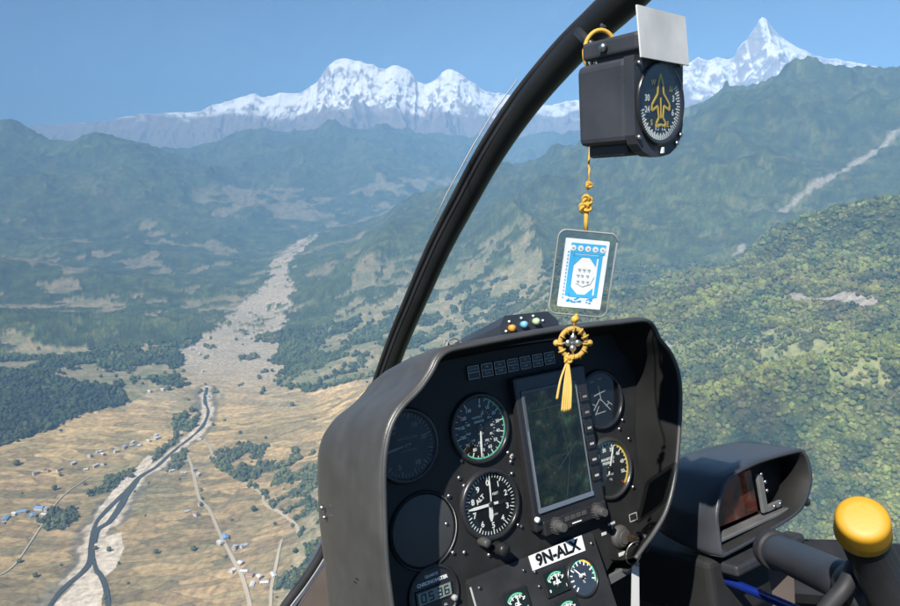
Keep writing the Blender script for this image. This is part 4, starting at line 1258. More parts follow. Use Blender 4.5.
def small_gauge(u, v, kind, lab):
    if kind == 'round':
        g = gauge_body('small_gauge', u, v, .0195, .0025, .003, parent=con, T=CT)
        dial(g, u, v, .0195, textured('dial_slate', (.035, .05, .075), .4, 0), T=CT)
        m = MB().mat(0); ticks(m, u, v, .0185, -130, 110, 12, .0035, .0050, 2, .0011, .0015, T=CT)
        m.text(lab, .0052, u, v + .002, -.0012, T=CT, bold=.03); m.text('%', .005, u, v - .005, -.0012, T=CT)
        m.mat(1).arc((u, v), .0172, .0195, -50, 10, -.0010, CT); m.mat(2).arc((u, v), .0172, .0195, 12, 60, -.0010, CT); m.mat(1).arc((u, v), .0172, .0195, 62, 120, -.0010, CT)
        m.build('markings', [M_white, M_green, M_yellow], g)
        m2 = needle(g, u, v, -40, .016, .0016, .003, hub=.002, T=CT)
        return
    g = MB().mat(0).box((u, -.0016, v), (.035, .003, .028), CT, .001).build('small_gauge', [M_bezel], con)
    MB().mat(0).box((u, -.0034, v), (.030, .0006, .0235), CT).build('dial', [textured('dial_dark_green', (.010, .018, .016), .4, 0)], g)
    m = MB().mat(0)
    c = (u, v - .006)
    m.arc(c, .0125, .0133, -55, 55, -.0040, CT)
    for a in (-50, -25, 0, 25, 50): m.quad2(pol(*c, .0105, a), pol(*c, .0150, a), .0013, .0013, -.0040, CT)
    m.text(lab, .0050, u, v - .0015, -.0040, T=CT, bold=.05); m.text('0', .004, u - .012, v - .008, -.0040, T=CT, bold=.05); m.text('1', .004, u + .012, v - .008, -.0040, T=CT, bold=.05)
    m.mat(1).arc(c, .0142, .0162, -50, 35, -.0040, CT)
    m.build('markings', [M_white, M_green], g)
    needle(g, c[0], c[1], 8, .013, .0015, .002, -.0046, hub=.0022, T=CT)
small_gauge(.0165, -.0350, 'sq', 'FUEL')
small_gauge(.0560, -.0430, 'round', 'RPM')
small_gauge(-.0420, -.0400, 'sq', 'OIL')
small_gauge(.0200, -.0690, 'sq', 'CYL')
small_gauge(-.0380, -.0750, 'sq', 'AMP')
# ------------------------------------------------------------------ windshield bow
BOW = [(0.2500, 0.5600, 0.2250), (0.1962, 0.6434, 0.1782), (0.1687, 0.6874, 0.1502), (0.1336, 0.7432, 0.1167), (0.0933, 0.8074, 0.0667), (0.0578, 0.8641, 0.0098), (0.0236, 0.9186, -0.0572), (-0.0135, 0.9778, -0.1337), (-0.0519, 1.039, -0.2254), (-0.0867, 1.0945, -0.3119), (-0.1222, 1.151, -0.4107), (-0.1523, 1.199, -0.4998), (-0.175, 1.230, -0.6065)]
bow = thing('windshield_bow', 'curved black centre post of the windshield sweeping up from the instrument hood', 'windshield frame', BOW[-1])
def rel(o, pts): return [tuple(Vector(p) - o.location) for p in pts]
bp_ = smooth_path(BOW, 6)
FWD = Vector((-math.sin(math.radians(32.1)), math.cos(math.radians(32.1)), 0)); RGT = Vector((FWD.y, -FWD.x, 0))
MB().mat(0, True).tube(rel(bow, bp_), lambda t: .0150 + .0065 * max(0, 1 - t * 2.2) ** 1.0, 24, ref=tuple(RGT)).build('post', [M_brace], bow)
strip = [p - RGT * .0125 + FWD * .016 for p in bp_]
MB().mat(0, True).tube(rel(bow, strip), .0052, 10, ref=tuple(RGT)).build('gasket', [M_rubber], bow)
rid = [p + Vector((-.0095, -.0125, .004)) for p in bp_]
MB().mat(0, True).tube(rel(bow, rid), .0022, 8, ref=tuple(RGT)).build('edge_bead', [M_rubber], bow)
for (q, r_) in (((.1525, .6960, .1290), .0042), ((.1430, .7000, .1120), .0030)):
    MB().mat(0, True).lathe([(0, -.005), (r_ * .7, -.0045), (r_, -.002), (r_, .004)], rel(bow, [q])[0], 16, None).build('bolt', [M_steel], bow)

# perspex panes either side of the bow, slightly bulged sheets that follow it
canopy = thing('helicopter_canopy', 'clear curved perspex windshield in two panes either side of the black post', 'windshield', (0, 1.1, -.2))
def pane(side, lab):
    o = canopy
    v = []; f = []
    nk = 16
    for p in bp_:
        for k in range(nk + 1):
            t = k / nk
            w = RGT * side * (.018 + .62 * t) - FWD * (.55 * t ** 2.1) + Vector((0, 0, -.05 * t * t)) + FWD * .014
            v.append(tuple(p + w - o.location))
    n = nk + 1
    for i in range(len(bp_) - 1):
        for k in range(nk):
            f.append((i * n + k, i * n + k + 1, (i + 1) * n + k + 1, (i + 1) * n + k))
    m = MB().mat(0, True); m.add(v, f)
    m.build('pane', [M_perspex], o)
    return o
pr_ = pane(1, 'clear perspex windshield pane right of the black centre post, in front of the forested ridge')
pl2 = pane(-1, 'clear perspex windshield pane left of the black centre post, in front of the river valley')
seal = [(0.0960, 0.9016, 0.1000), (0.0919, 0.9016, 0.0933), (0.0656, 0.8939, 0.0587), (0.0368, 0.8837, 0.0125), (0.0026, 0.87, -0.049), (-0.0131, 0.8626, -0.0823)]
seal = [tuple(Vector(p) - RGT * .010) for p in seal]
MB().mat(0, True).tube(rel(pl2, seal), .0009, 6).build('sheet_edge', [M_strip], pl2)
for (x, y, z) in ():
    MB().mat(0, True).tube(rel(pr_, [(x, y, z + .006), (x - .0006, y, z), (x - .001, y, z - .004)]), lambda t: .0004 + .0008 * math.sin(t * 3), 8).build('dried_drop', [M_white], pr_)

# ------------------------------------------------------------------ compass
CR = Rm(37, 3, -3)
cmp_ = thing('magnetic_compass', 'boxy black magnetic compass with a yellow aircraft dial hanging from the centre post', 'compass', (.1615, .5419, .0417), CR)
cmp_.scale = (.91, .96, .975)
def rbox(pts, y0, y1, sx0=1, sx1=1, cz=0):
    v = [(p[0] * sx0, y0, cz + (p[1] - cz) * sx0) for p in pts] + [(p[0] * sx1, y1, cz + (p[1] - cz) * sx1) for p in pts]
    n = len(pts)
    return v, [tuple(range(n)), tuple(range(2 * n - 1, n - 1, -1))] + [(i, i + n, (i + 1) % n + n, (i + 1) % n) for i in range(n)]
prof = [(-.034, .036), (-.034, -.024), (-.031, -.031), (-.024, -.037), (-.014, -.041), (0, -.0425), (.014, -.041), (.024, -.036), (.031, -.028), (.034, -.018), (.034, .036)]
m = MB().mat(0)
m.box((0, .028, .003), (.068, .054, .066), bev=.006)
m.box((.004, .030, -.034), (.058, .042, .012), bev=.003)
hs = m.build('housing', [M_compass], cmp_)
m = MB().mat(0).prism(prof, -.006, .004); m.build('front_plate', [M_compass], cmp_)
dl = MB().mat(0, True).lathe([(.0325, -.0062), (.0325, -.0085), (.0305, -.0088), (.0290, -.0064)], (0, 0, -.001), 64, cap=False).build('dial_ring', [M_bezel], cmp_)
d2 = MB().mat(0).lathe([(0, -.0066), (.0292, -.0066), (.0292, -.0062)], (0, 0, -.001), 48).build('dial', [textured('dial_night_blue', (.010, .014, .022), .35, 0, 300)], cmp_)
m = MB().mat(0)
for k in range(72):
    a = k * 5
    if 55 < a < 262:
        L = .0055 if k % 2 == 0 else .0038
        m.quad2(pol(0, -.001, .0282 - L, a), pol(0, -.001, .0282, a), .0011, .0011, -.0069)
for a, t in ((78, '3'), (112, '6'), (168, '12'), (196, '15'), (258, '24'), (285, '30')):
    p = pol(0, -.001, .0188, a); m.text(t, .0068, p[0], p[1], -.0069, bold=.04)
m.mat(1)
for a, t in ((52, 'N'), (148, 'E'), (222, 'S'), (330, 'W')):
    p = pol(0, -.001, .0190, a); m.text(t, .0062, p[0], p[1], -.0069, bold=.03)
pl_pts = [(0, .0235), (.0035, .0150), (.0042, .0080), (.0125, -.0005), (.0125, -.0048), (.0045, -.0015), (.0028, -.0105), (.0065, -.0150), (.0062, -.0175), (0, -.0160)]
full = pl_pts + [(-x, z) for x, z in pl_pts[::-1][1:-1]]
for p, q in zip(full, full[1:] + full[:1]): m.quad2((p[0], p[1] - .001), (q[0], q[1] - .001), .0018, .0018, -.0074, None, .0004)
m.quad2((0, -.012), (0, .004), .0016, .0016, -.0074)
m.build('markings', [M_white, M_yellow], d2)
MB().mat(0).lathe([(0, -.0086), (.0305, -.0086), (.0305, -.0080)], (0, 0, -.001), 48).build('cover_glass', [M_glass], cmp_)
for (u, v) in ((-.0285, .030), (.0290, .030), (-.0300, -.026), (.0290, -.026), (.0235, -.0325)):
    m = MB().mat(0, True).lathe([(0, -.0085), (.0016, -.0083), (.0024, -.006)], (u, 0, v), 12).build('screw', [M_steel], cmp_)
m = MB().mat(0).box((.001, -.0075, -.0375), (.003, .003, .005), bev=.0006); m.build('adjuster_slot', [M_white], cmp_)
# silver deviation card held at the top front
m = MB().mat(0)
T_ = Matrix.Translation((0, -.0100, .0500)) @ Matrix.Rotation(math.radians(4), 4, 'Y') @ Matrix.Rotation(math.radians(-8), 4, 'X')
m.box((0, 0, 0), (.0665, .0014, .0390), T_)
m.build('deviation_card', [M_alu], cmp_)
m = MB().mat(0)
m.box((0, .026, .0475), (.050, .058, .0145), bev=.003)
m.box((0, .020, .0385), (.040, .045, .006))
m.build('mounting_arm', [M_compass], cmp_)
m = MB().mat(0, True)
m.tube([(-.012, .050, .050), (-.010, .062, .060), (-.002, .078, .070)], .0042, 12)
m.build('clamp_stem', [M_black], cmp_)
MB().mat(0, True).lathe([(0, -.004), (.003, -.0035), (.004, 0)], (0, 0, 0), 14, Matrix.Translation((-.026, .030, .0475)) @ Matrix.Rotation(-math.pi / 2, 4, 'Z')).build('bolt', [M_steel], cmp_)

# ------------------------------------------------------------------ hanging charm
ch = thing('hanging_charm', 'laminated blue and white amulet card on a yellow cord with a ring and tassel', 'charm', (.1117, .5422, -.0953), Rm(2, 0, 5.5))
inv = ch.matrix_world.inverted()
def tl(pts): return [tuple(inv @ Vector(p)) for p in pts]
m = MB().mat(0, True)
m.tube(smooth_path(tl([(.126, .600, .083), (.127, .612, .045), (.1255, .604, .0093), (.1190, .575, -.006), (.1140, .5460, -.010), (.1138, .5474, -.0259)]), 5), .0009, 8)
lp = [(.1248 + .013 * math.cos(a), .578, .086 + .017 * math.sin(a)) for a in np.linspace(0, 5.4, 26)]
m.tube(tl(lp), .0018, 8)
m.tube(tl([(.128 + .010 * math.cos(a), .575 + .004 * math.sin(2 * a), .079 + .012 * math.sin(a)) for a in np.linspace(.5, 6.4, 26)]), .0016, 8)
m.build('cord', [M_cord], ch)
def knot(c, R, r, name, sq=1.0, turns=3):
    m = MB().mat(0, True)
    P = []
    for k in range(90):
        a = 2 * math.pi * k / 90
        x = (R + R * .45 * math.cos(turns * a)) * math.cos(2 * a); z = (R + R * .45 * math.cos(turns * a)) * math.sin(2 * a) * sq; y = R * .5 * math.sin(turns * a)
        P.append((c[0] + x, c[1] + y, c[2] + z))
    m.tube(tl(P), r, 8)
    return m.build(name, [M_cord], ch)
knot((.1129, .5456, -.0345), .0027, .0014, 'knot', 1.1)
knot((.1115, .5450, -.0405), .0033, .0015, 'knot', .75)
knot((.1140, .5456, -.022), .0016, .0011, 'bead_knot', 1.1)
m = MB().mat(0, True).tube(tl([(.1130, .5456, -.040), (.1128, .5445, -.052), (.1130, .5440, -.060)]), .0019, 8); m.build('cord_end', [M_cord], ch)
def rrect(w, h, r, n=5):
    p = []
    for cx, cz, a0 in ((w - r, h - r, 0), (-w + r, h - r, 90), (-w + r, -h + r, 180), (w - r, -h + r, 270)):
        for k in range(n + 1):
            a = math.radians(a0 + 90 * k / n); p.append((cx + r * math.cos(a), cz + r * math.sin(a)))
    return p
lam = rrect(.0248, .0356, .0065)
M_lam = glass_mat('clear_laminate', (.86, .88, .88), 0.06, .15)
MB().mat(0).prism(lam, -.0009, .0009).build('laminate', [M_lam], ch)
mr = MB().mat(0, True); 
ring3 = [(p[0], 0, p[1]) for p in lam] + [(lam[0][0], 0, lam[0][1])]
mr.tube(ring3, .0008, 6, ref=(0, 1, 0)); mr.build('laminate_edge', [M_strip], ch)
card = MB().mat(0).prism(rrect(.0184, .0290, .001), -.00125, .00125).build('printed_card', [textured('white_card', (.74, .75, .76), .6, .05, 300)], ch)
m = MB().mat(0)
bl = -.0015
m.box((0.001, bl, .0215), (.029, .0002, .0085)); m.box((-.0115, bl, -.001), (.0040, .0002, .036)); m.box((.0125, bl, -.001), (.0030, .0002, .036))
m.box((.0005, bl, -.0185), (.022, .0002, .0025)); m.box((.0005, bl, .0155), (.022, .0002, .0020))
for sx in (-1, 1):
    m.prism([(sx * .0095, .0145), (sx * .0095, .007), (sx * .003, .0145)][::(1 if sx < 0 else -1)], bl, bl + .0002)
    m.prism([(sx * .0095, -.0175), (sx * .0095, -.011), (sx * .003, -.0175)][::(-1 if sx < 0 else 1)], bl, bl + .0002)
rr_ = random.Random(4)
for k in range(26):
    x = rr_.uniform(-.011, .011); z = rr_.uniform(-.0245, -.0200)
    m.box((x, bl - .00005, z), (rr_.uniform(.0008, .0028), .0002, rr_.uniform(.0005, .0012)))
for k in range(14): m.box((-.0150, bl, .018 - k * .0030), (.0010, .0002, .0014))
m.mat(1)
for k in range(5):
    m.lathe([(0, bl - .0003), (.0024, bl - .0003), (.0024, bl)], (-.0115 + k * .0062, 0, .0215), 16)
m.lathe([(0, bl - .0003), (.0090, bl - .0003), (.0090, bl)], (.0003, 0, -.0015), 8)
m.mat(2)
for z, row in ((.004, (-.004, 0, .004)), (-.001, (-.0045, -.001, .0035)), (-.006, (-.004, .0002, .0042))):
    for x in row: m.box((x, bl - .0005, z), (.0024, .0002, .0011)); m.box((x + .0003, bl - .0005, z - .0012), (.0008, .0002, .0012))
for k in range(5): m.box((-.0115 + k * .0062, bl - .0005, .0215), (.0016, .0002, .0014))
m.build('print', [textured('sky_blue_ink', (.05, .38, .68), .6, 0, 300), textured('pale_ink', (.70, .71, .72), .6, 0, 300), textured('grey_ink', (.30, .38, .36), .6, 0, 300)], card)
# ring, bead and tassel below
rc = (.1033, .5297, -.1518)
m = MB().mat(0, True).tube(tl([(.1070, .5380, -.1290), (.1052, .5345, -.1330), (.1042, .5335, -.1375)]), .0011, 8)
m.lathe([(0, -.003), (.0028, -.002), (.0034, 0), (.0028, .002), (0, .003)], tl([(.1052, .5345, -.1325)])[0], 14)
m.build('bead', [M_cord], ch)
m = MB().mat(0, True)
m.tube(tl([(rc[0] + .0108 * math.cos(a), rc[1] + .001 * math.sin(a), rc[2] + .0122 * math.sin(a)) for a in np.linspace(0, 2 * math.pi, 40)]), .0022, 10)
for a in np.linspace(0, 2 * math.pi, 13)[:-1]:
    c = (rc[0] + .0108 * math.cos(a), rc[1], rc[2] + .0122 * math.sin(a))
    m.tube(tl([(c[0] - .0030 * math.cos(a) - .0004 * math.sin(a), c[1] - .0022, c[2] - .0030 * math.sin(a)), (c[0], c[1] - .0034, c[2]), (c[0] + .0030 * math.cos(a) + .0004 * math.sin(a), c[1] - .0022, c[2] + .0030 * math.sin(a))]), .0008, 5)
for s_ in (-1, 1): m.lathe([(0, -.003), (.0024, -.002), (.003, 0), (.0024, .002), (0, .003)], tl([(rc[0] + s_ * .0138, rc[1], rc[2])])[0], 12)
m.build('wrapped_ring', [textured('bronze_gold_thread', (.50, .31, .07), .6, .4, 900, .3, .25)], ch)
m = MB().mat(0, True)
for a in (0, 90, 180, 270):
    q = math.radians(a)
    c = (rc[0] + .0040 * math.cos(q), rc[1], rc[2] + .0046 * math.sin(q))
    m.lathe([(0, -.0016), (.0026, -.0010), (.0030, 0), (.0026, .0010), (0, .0016)], tl([c])[0], 12)
m.tube(tl([(rc[0] - .009, rc[1], rc[2]), (rc[0] + .009, rc[1], rc[2])]), .0011, 8); m.tube(tl([(rc[0], rc[1], rc[2] - .011), (rc[0], rc[1], rc[2] + .011)]), .0011, 8)
m.build('silver_emblem', [textured('tarnished_silver', (.50, .50, .48), .35, .2, 900, .5, .2, .9)], ch)
M_tas = textured('straw_yellow_thread', (.78, .50, .14), .6, .3, 900, .3, .2)
for k, (dx, dz, bend) in enumerate(((-.0065, -.0345, .3), (-.0040, -.0455, .0), (-.0022, -.0460, .0), (-.0004, -.0452, .0), (.0014, -.0448, .0), (.0028, -.0440, .0))):
    top = Vector((.0990, .5262, -.1650)); end = top + Vector((dx * (1.0 if k else 1.35), -.004, dz * .98))
    mid = top.lerp(end, .5) + Vector((-.0014 if k == 0 else .0005 * (k - 2), 0, 0))
    MB().mat(0, True).tube(tl(smooth_path([top, mid, end], 6)), lambda t: .00080 + .0004 * t, 7).build('tassel_strand', [M_tas], ch)
knot((.0990, .5262, -.1655), .0020, .0012, 'tassel_knot', 1.0)

# ------------------------------------------------------------------ display unit in its own hood on the right
dp = thing('hooded_display', 'small dark hooded display unit right of the main panel with a painted reflection on its screen', 'display unit', (.3945, .8594, -.5129), POD_R)
DR = [(-.013, -.040), (-.012, -.015), (-.009, .010), (.010, .041), (.033, .056), (.109, .062), (.205, .0565), (.224, .050), (.233, .034), (.234, .010), (.226, -.008), (.209, -.025), (.174, -.040), (.080, -.047), (.0, -.050), (-.010, -.048)]
DRP = [(p.x, p.y) for p in smooth_path([Vector(p) for p in DR], 4, True)]
nD = len(DRP)
def dring(ins, y, dv=0, sx=1.0, sz=1.0):
    c = Vector((.11, .005)); out = []
    for i in range(nD):
        a = Vector(DRP[i - 1]); b = Vector(DRP[(i + 1) % nD]); t = (b - a).normalized()
        q = Vector(DRP[i]) + Vector((t.y, -t.x)) * ins
        q = c + Vector(((q.x - c.x) * sx, (q.y - c.y) * sz))
        out.append((q.x, y, q.y + dv))
    return out
def loft(rings, cap=True):
    v = []; f = []
    for r in rings: v += r
    for i in range(len(rings) - 1):
        for j in range(nD):
            j2 = (j + 1) % nD
            f.append((i * nD + j, (i + 1) * nD + j, (i + 1) * nD + j2, i * nD + j2))
    if cap: f.append(tuple((len(rings) - 1) * nD + j for j in range(nD)))
    return v, f
m = MB().mat(0, True)
m.add(*loft([dring(.004, 0), dring(.0, -.002), dring(-.002, .002), dring(-.003, .02), dring(-.002, .07, .004), dring(-.001, .105, .008, .98, .97), dring(.004, .13, .010, .95, .92), dring(.02, .14, .010, .9, .8)]))
m.build('hood', [textured('slate_black_hood', (.040, .043, .050), .38, .3, 500, .6)], dp)
m = MB().mat(0, True)
v, f = loft([dring(.004, 0), dring(.007, .004), dring(.010, .045)], True); m.add(v, [q[::-1] for q in f]); m.build('hood_lining', [M_inner], dp)
M_scr2 = new_mat('screen_painted_reflection', (.03, .022, .018), .10)
n, l, b = nodes_of(M_scr2); tc = n.new('ShaderNodeTexCoord'); nz = n.new('ShaderNodeTexNoise'); nz.inputs['Scale'].default_value = 30; nz.inputs['Detail'].default_value = 5
l.new(tc.outputs['Object'], nz.inputs['Vector']); cr = n.new('ShaderNodeValToRGB'); e = cr.color_ramp.elements
e[0].position = .38; e[0].color = (.012, .010, .008, 1); e[1].position = .7; e[1].color = (.07, .06, .045, 1); q_ = e.new(.56); q_.color = (.06, .018, .013, 1)  # reddish reflection painted into the screen colour, with a faint glow
l.new(nz.outputs['Fac'], cr.inputs['Fac']); l.new(cr.outputs[0], b.inputs['Base Color']); l.new(cr.outputs[0], b.inputs['Emission Color']); b.inputs['Emission Strength'].default_value = .12
m = MB().mat(0); m.prism([(.002, -.026), (.134, -.028), (.132, .038), (.030, .040), (.008, .022)], .036, .039); m.build('screen', [M_scr2], dp)
m = MB().mat(0); m.box((.105, .022, -.034), (.205, .022, .006), bev=.002); m.build('lower_ledge', [M_edge if False else textured('grey_ledge', (.10, .10, .10), .45, .2)], dp)
m = MB().mat(0); m.box((.128, .020, .005), (.013, .006, .062), bev=.0015); m.box((.151, .020, -.022), (.040, .006, .010), bev=.0015); m.build('latch_bracket', [textured('grey_bracket', (.11, .11, .105), .45, .2)], dp)
for (u, w) in ((.130, .034), (.137, .020), (.138, .006), (.150, -.022), (.166, -.022)):
    screw(dp, u, w, .017, .003, 'screw')
m = MB().mat(0, True).lathe([(0, -.004), (.006, -.003), (.0075, .004)], (0, 0, 0), 16, Matrix.Translation((.214, .004, -.030)) @ Matrix.Rotation(math.radians(-50), 4, 'Z')); m.build('clamp_knob', [M_black], dp)
m = MB().mat(0); m.box((.075, -.005, -.068), (.17, .030, .016), bev=.005); m.build('mount_rail', [textured('black_rail', (.03, .03, .033), .4, .2)], dp)
m = MB().mat(0); m.box((.05, .10, -.11), (.14, .16, .10), bev=.01); m.build('mount_block', [M_inner], dp)

# ------------------------------------------------------------------ control handle, yellow-topped grip
A = Vector((.3945, .716, -.4665)); B = Vector((.4010, .5200, -.3945)); ax = (B - A).normalized()
cg = thing('control_arm', 'thick black tubular control arm reaching in from the lower right beside the display', 'control arm', tuple(A))
gr = MB().mat(0, True)
gr.tube(rel(cg, [A, A + ax * .004, A + ax * .02, A + ax * .12, A + ax * .20]), lambda t: .0205 if t < .2 else .0190 + .002 * t, 28)
gr.build('arm_tube', [textured('slate_rubber_tube', (.030, .034, .042), .42, .2, 500, .5)], cg)
MB().mat(0, True).tube(rel(cg, [A - ax * .004, A - ax * .002, A + ax * .006, A + ax * .010]), lambda t: .0232, 28).build('end_collar', [M_rubber], cg)
MB().mat(0, True).tube(rel(cg, [A + ax * .155, A + ax * .160, A + ax * .176, A + ax * .181]), lambda t: .0245, 28).build('clamp_ring', [M_black], cg)
m = MB().mat(0, True)
m.tube(smooth_path(rel(cg, [(.378, .545, -.372), (.362, .530, -.384), (.346, .5256, -.402), (.330, .522, -.428)]), 6), .0075, 12)
m.build('trigger_lever', [M_rubber], cg)
m = MB().mat(0).box(tuple(Vector((.412, .500, -.395)) - cg.location), (.060, .075, .065), bev=.018); m.build('end_fitting', [M_black], cg)
# yellow capped push grip
yc = thing('yellow_cap_grip', 'black grip with a large rounded yellow plastic cap at the right edge', 'grip', (.3616, .4988, -.3374))
T0 = Vector((.3470, .4990, -.2950)); T1 = Vector((.3650, .4988, -.3370)); d_ = (T1 - T0).normalized()
zz = (Vector((0, -.42, .35)) )
m = MB().mat(0, True)
d_ = (T1 - T0 + Vector((.006, .030, 0))).normalized()
prof = [(.0000, 0.0), (.0002, .012), (.0008, .0172), (.0022, .0192), (.0045, .0203), (.0075, .0207), (.022, .0214), (.0325, .0222), (.0340, .0218)]
P_ = []; 
def ring_tube(m, o, base, d, prof, n=36):
    a = d.cross(Vector((1, 0, .3))).normalized(); b2 = a.cross(d).normalized(); v = []; f = []
    for t, r in prof:
        for j in range(n):
            q = 2 * math.pi * j / n
            v.append(tuple(base + d * t + (a * math.cos(q) + b2 * math.sin(q)) * max(r, .0004) - o.location))
    for i in range(len(prof) - 1):
        for j in range(n): f.append((i * n + j, i * n + (j + 1) % n, (i + 1) * n + (j + 1) % n, (i + 1) * n + j))
    f.append(tuple(range(n))[::-1]); f.append(tuple((len(prof) - 1) * n + j for j in range(n)))
    m.add(v, f)
ring_tube(m, yc, T0, d_, prof)
m.build('cap', [M_yellowcap], yc)
m = MB().mat(0, True); ring_tube(m, yc, T0, d_, [(.0335, .0200), (.040, .0200), (.048, .0190)]); m.tube(rel(yc, [T0 + d_ * .040, T0 + d_ * .052 + Vector((.004, 0, -.004)), (.385, .502, -.375), (.415, .505, -.415), (.44, .508, -.45)]), .0195, 24); m.build('stem', [M_black], yc)

# ------------------------------------------------------------------ cabin structure round the pod
fl = thing('cabin_nose', 'dark lower nose shell and floor of the cabin below the instruments', 'cabin shell', (.3, 1.0, -.8))
def slab(name, pts, mat, off=(0, .01, -.006)):
    n = len(pts); P = [Vector(p) - fl.location for p in pts]; Q = [p + Vector(off) for p in P]
    m = MB().mat(0); m.add([tuple(p) for p in P + Q], [tuple(range(n)), tuple(range(2 * n - 1, n - 1, -1))] + [(i, i + n, (i + 1) % n + n, (i + 1) % n) for i in range(n)])
    return m.build(name, [mat], fl)
slab('nose_wall', [(-.10, 1.10, -.84), (-.03, 1.12, -.70), (.2985, 1.06, -.7100), (.5443, 1.0508, -.6750), (.6145, 1.0527, -.6690), (.7023, 1.0523, -.6690), (.7989, 1.0508, -.6757), (.96, 1.02, -.690), (1.0, .98, -1.1), (-.05, 1.05, -1.1)], M_inner)
slab('sill', [(.5443, 1.0408, -.668), (.6145, 1.0427, -.6595), (.7023, 1.0423, -.6605), (.7989, 1.0408, -.6677), (.97, 1.005, -.683), (.95, .93, -.715), (.56, .95, -.700)], M_black, (0, .004, -.02))
slab('trim_panel', [(.480, .9459, -.640), (.521, .9484, -.6205), (.5561, .9459, -.6305), (.5561, .9179, -.7309), (.4969, .9179, -.7309)], M_brown, (0, .008, 0))
slab('floor', [(-.30, .95, -.97), (1.1, .95, -.97), (1.1, -.3, -.97), (-.30, -.3, -.97)], M_inner, (0, 0, -.02))
slab('side_wall', [(.97, 1.0, -.685), (.97, .30, -.66), (1.0, .30, -1.0), (1.0, 1.0, -1.0)], M_inner, (.02, 0, 0))
slab('pedestal', [(-.005, .80, -.56), (.235, .93, -.56), (.25, .93, -.98), (-.03, .78, -.98)], M_inner, (-.08, .12, 0))
slab('foot_well_panel', [(-.2125, 1.0689, -.715), (-.2345, 1.0649, -.7409), (-.2766, 1.0514, -.8017), (-.3115, 1.0379, -.8625), (-.34, 1.0, -.96), (-.055, .98, -.96), (-.02, 1.02, -.80), (-.10, 1.06, -.70), (-.19, 1.07, -.70)], M_brown, (0, .02, 0))
MB().mat(0, True).lathe([(0, -.004), (.003, -.003), (.004, .002)], tuple(Vector((-.205, 1.045, -.812)) - fl.location), 12).build('rivet', [M_steel], fl)

sf = thing('door_sill', 'slate blue triangular sill with pale seal and black curved edge at lower left', 'frame sill', (-.28, 1.1, -.8))
def slab2(name, pts, mat, off):
    n = len(pts); P = [Vector(p) - sf.location for p in pts]; Q = [p + Vector(off) for p in P]
    m = MB().mat(0); m.add([tuple(p) for p in P + Q], [tuple(range(n)), tuple(range(2 * n - 1, n - 1, -1))] + [(i, i + n, (i + 1) % n + n, (i + 1) % n) for i in range(n)])
    return m.build(name, [mat], sf)
slab2('sill_plate', [(-0.2443, 1.1237, -0.7065), (-0.3111, 1.0952, -0.8351), (-0.350, 1.0782, -0.905), (-0.3149, 1.0782, -0.905), (-0.2882, 1.0952, -0.8351), (-0.2309, 1.1117, -0.7606), (-0.2214, 1.1134, -0.7531)], M_slate, (.002, .012, -.004))
edge_ = [(-.200, 1.135, -.662), (-0.2271, 1.1265, -0.7021), (-0.2483, 1.1182, -0.7434), (-0.2807, 1.1079, -0.792), (-0.3189, 1.0952, -0.8421), (-0.3535, 1.0812, -0.9084)]
MB().mat(0, True).tube(rel(sf, smooth_path(edge_, 6)), .0095, 14).build('curved_edge', [M_rubber], sf)
MB().mat(0, True).tube(rel(sf, smooth_path([(p[0] + .009, p[1] - .012, p[2] + .001) for p in edge_[1:]], 6)), .0018, 8).build('pale_seal', [M_strip], sf)
m = MB().mat(0, True); m.tube(rel(sf, [(-.2375, 1.105, -.728), (-.222, 1.102, -.7505), (-.2150, 1.101, -.7470)]), .0022, 8); m.build('wire_clip', [M_strip], sf)

hose = thing('blue_hose', 'glossy blue hose running below the display unit at lower right', 'hose', (.4, .8867, -.6204))
MB().mat(0, True).tube(rel(hose, smooth_path([(.36, .93, -.640), (.4, .8867, -.6224), (.4421, .75, -.5716), (.47, .66, -.545)], 6)), .0062, 18).build('hose_tube', [M_bluetube], hose)
if False: MB().mat(0, True).tube(rel(hose, smooth_path([(.36, .93, -.660), (.4, .8867, -.6424), (.4421, .75, -.5956), (.47, .66, -.57)], 6)), .0095, 18).build('hose_tube', [M_bluetube], hose)

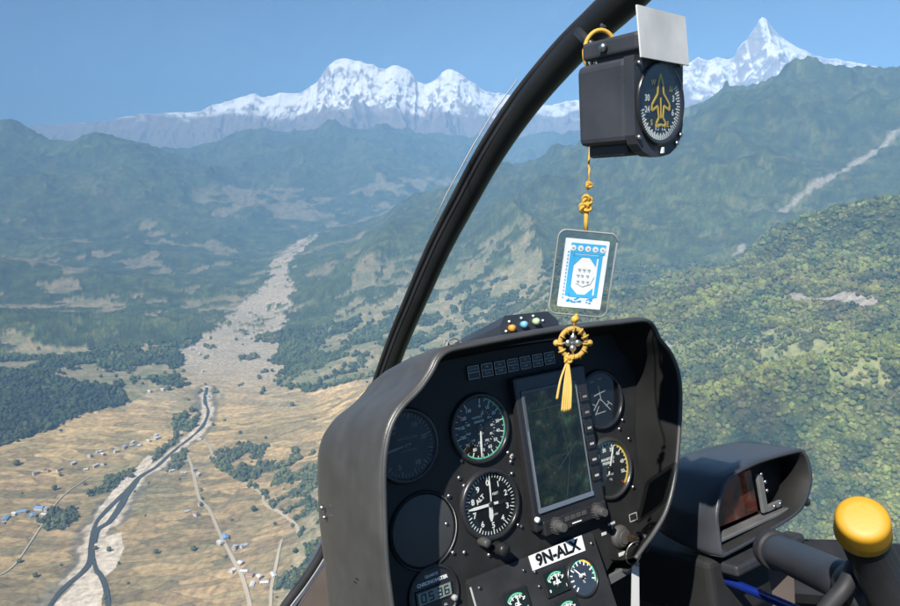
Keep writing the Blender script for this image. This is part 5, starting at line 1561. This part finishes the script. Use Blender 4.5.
# ------------------------------------------------------------------ key tag
kt = thing('key_tag', 'narrow steel key tag on a split ring hanging from the ignition switch', 'key tag', (.2315, .7229, -.4862))
kt.scale = (.943, .943, .943)
KO = Vector((.2455, .7666, -.5156))
def rel2(p): return [tuple(Vector(q) - KO) for q in p]
m = MB().mat(0, True)
kc = Vector((.2385, .760, -.5010))
m.tube(rel2([kc + Vector((.011 * math.cos(a), .004 * math.cos(a), .0155 * math.sin(a))) for a in np.linspace(0, 2 * math.pi, 30)]), .0011, 8, cap=False)
m.build('split_ring', [textured('pale_steel_ring', (.62, .60, .55), .3, 0, 300, .5, .1, .9)], kt)
m = MB().mat(0)
P = [(.2375, .7610, -.5160), (.2470, .7620, -.5160), (.2500, .7540, -.5900), (.2385, .7530, -.5900)]
n = 4; P = [Vector(p) - KO for p in P]; Q = [p + Vector((0, .002, 0)) for p in P]
m.add([tuple(p) for p in P + Q], [tuple(range(n)), tuple(range(2 * n - 1, n - 1, -1))] + [(i, i + n, (i + 1) % n + n, (i + 1) % n) for i in range(n)])
m.build('tag_blade', [textured('dull_steel', (.60, .60, .58), .45, .1, 300, .5, .1, .2)], kt)
MB().mat(0, True).lathe([(0, -.0015), (.0022, -.001), (.0028, .001)], tuple(Vector((.2445, .7608, -.5185)) - KO), 12).build('tag_eyelet', [textured('copper', (.6, .28, .15), .35, 0, 300, .5, .1, .8)], kt)
# ------------------------------------------------------------------ haze
def haze_box():
    v = []; f = []
    box_faces(v, f, -17000, 17000, -17000, 17000, -690, 2010)
    me = bpy.data.meshes.new('haze'); me.from_pydata(v, [], f)
    m = bpy.data.materials.new('haze_air'); m.use_nodes = True
    nt = m.node_tree; nt.nodes.clear()
    out = nt.nodes.new('ShaderNodeOutputMaterial')
    pv = nt.nodes.new('ShaderNodeVolumePrincipled')
    pv.inputs['Color'].default_value = (.29, .59, 1.0, 1)
    pv.inputs['Density'].default_value = 1.3e-4
    pv.inputs['Anisotropy'].default_value = -0.35
    nt.links.new(pv.outputs[0], out.inputs['Volume'])
    o = link('haze', me, m)
    tag(o, kind='stuff')
haze_box()
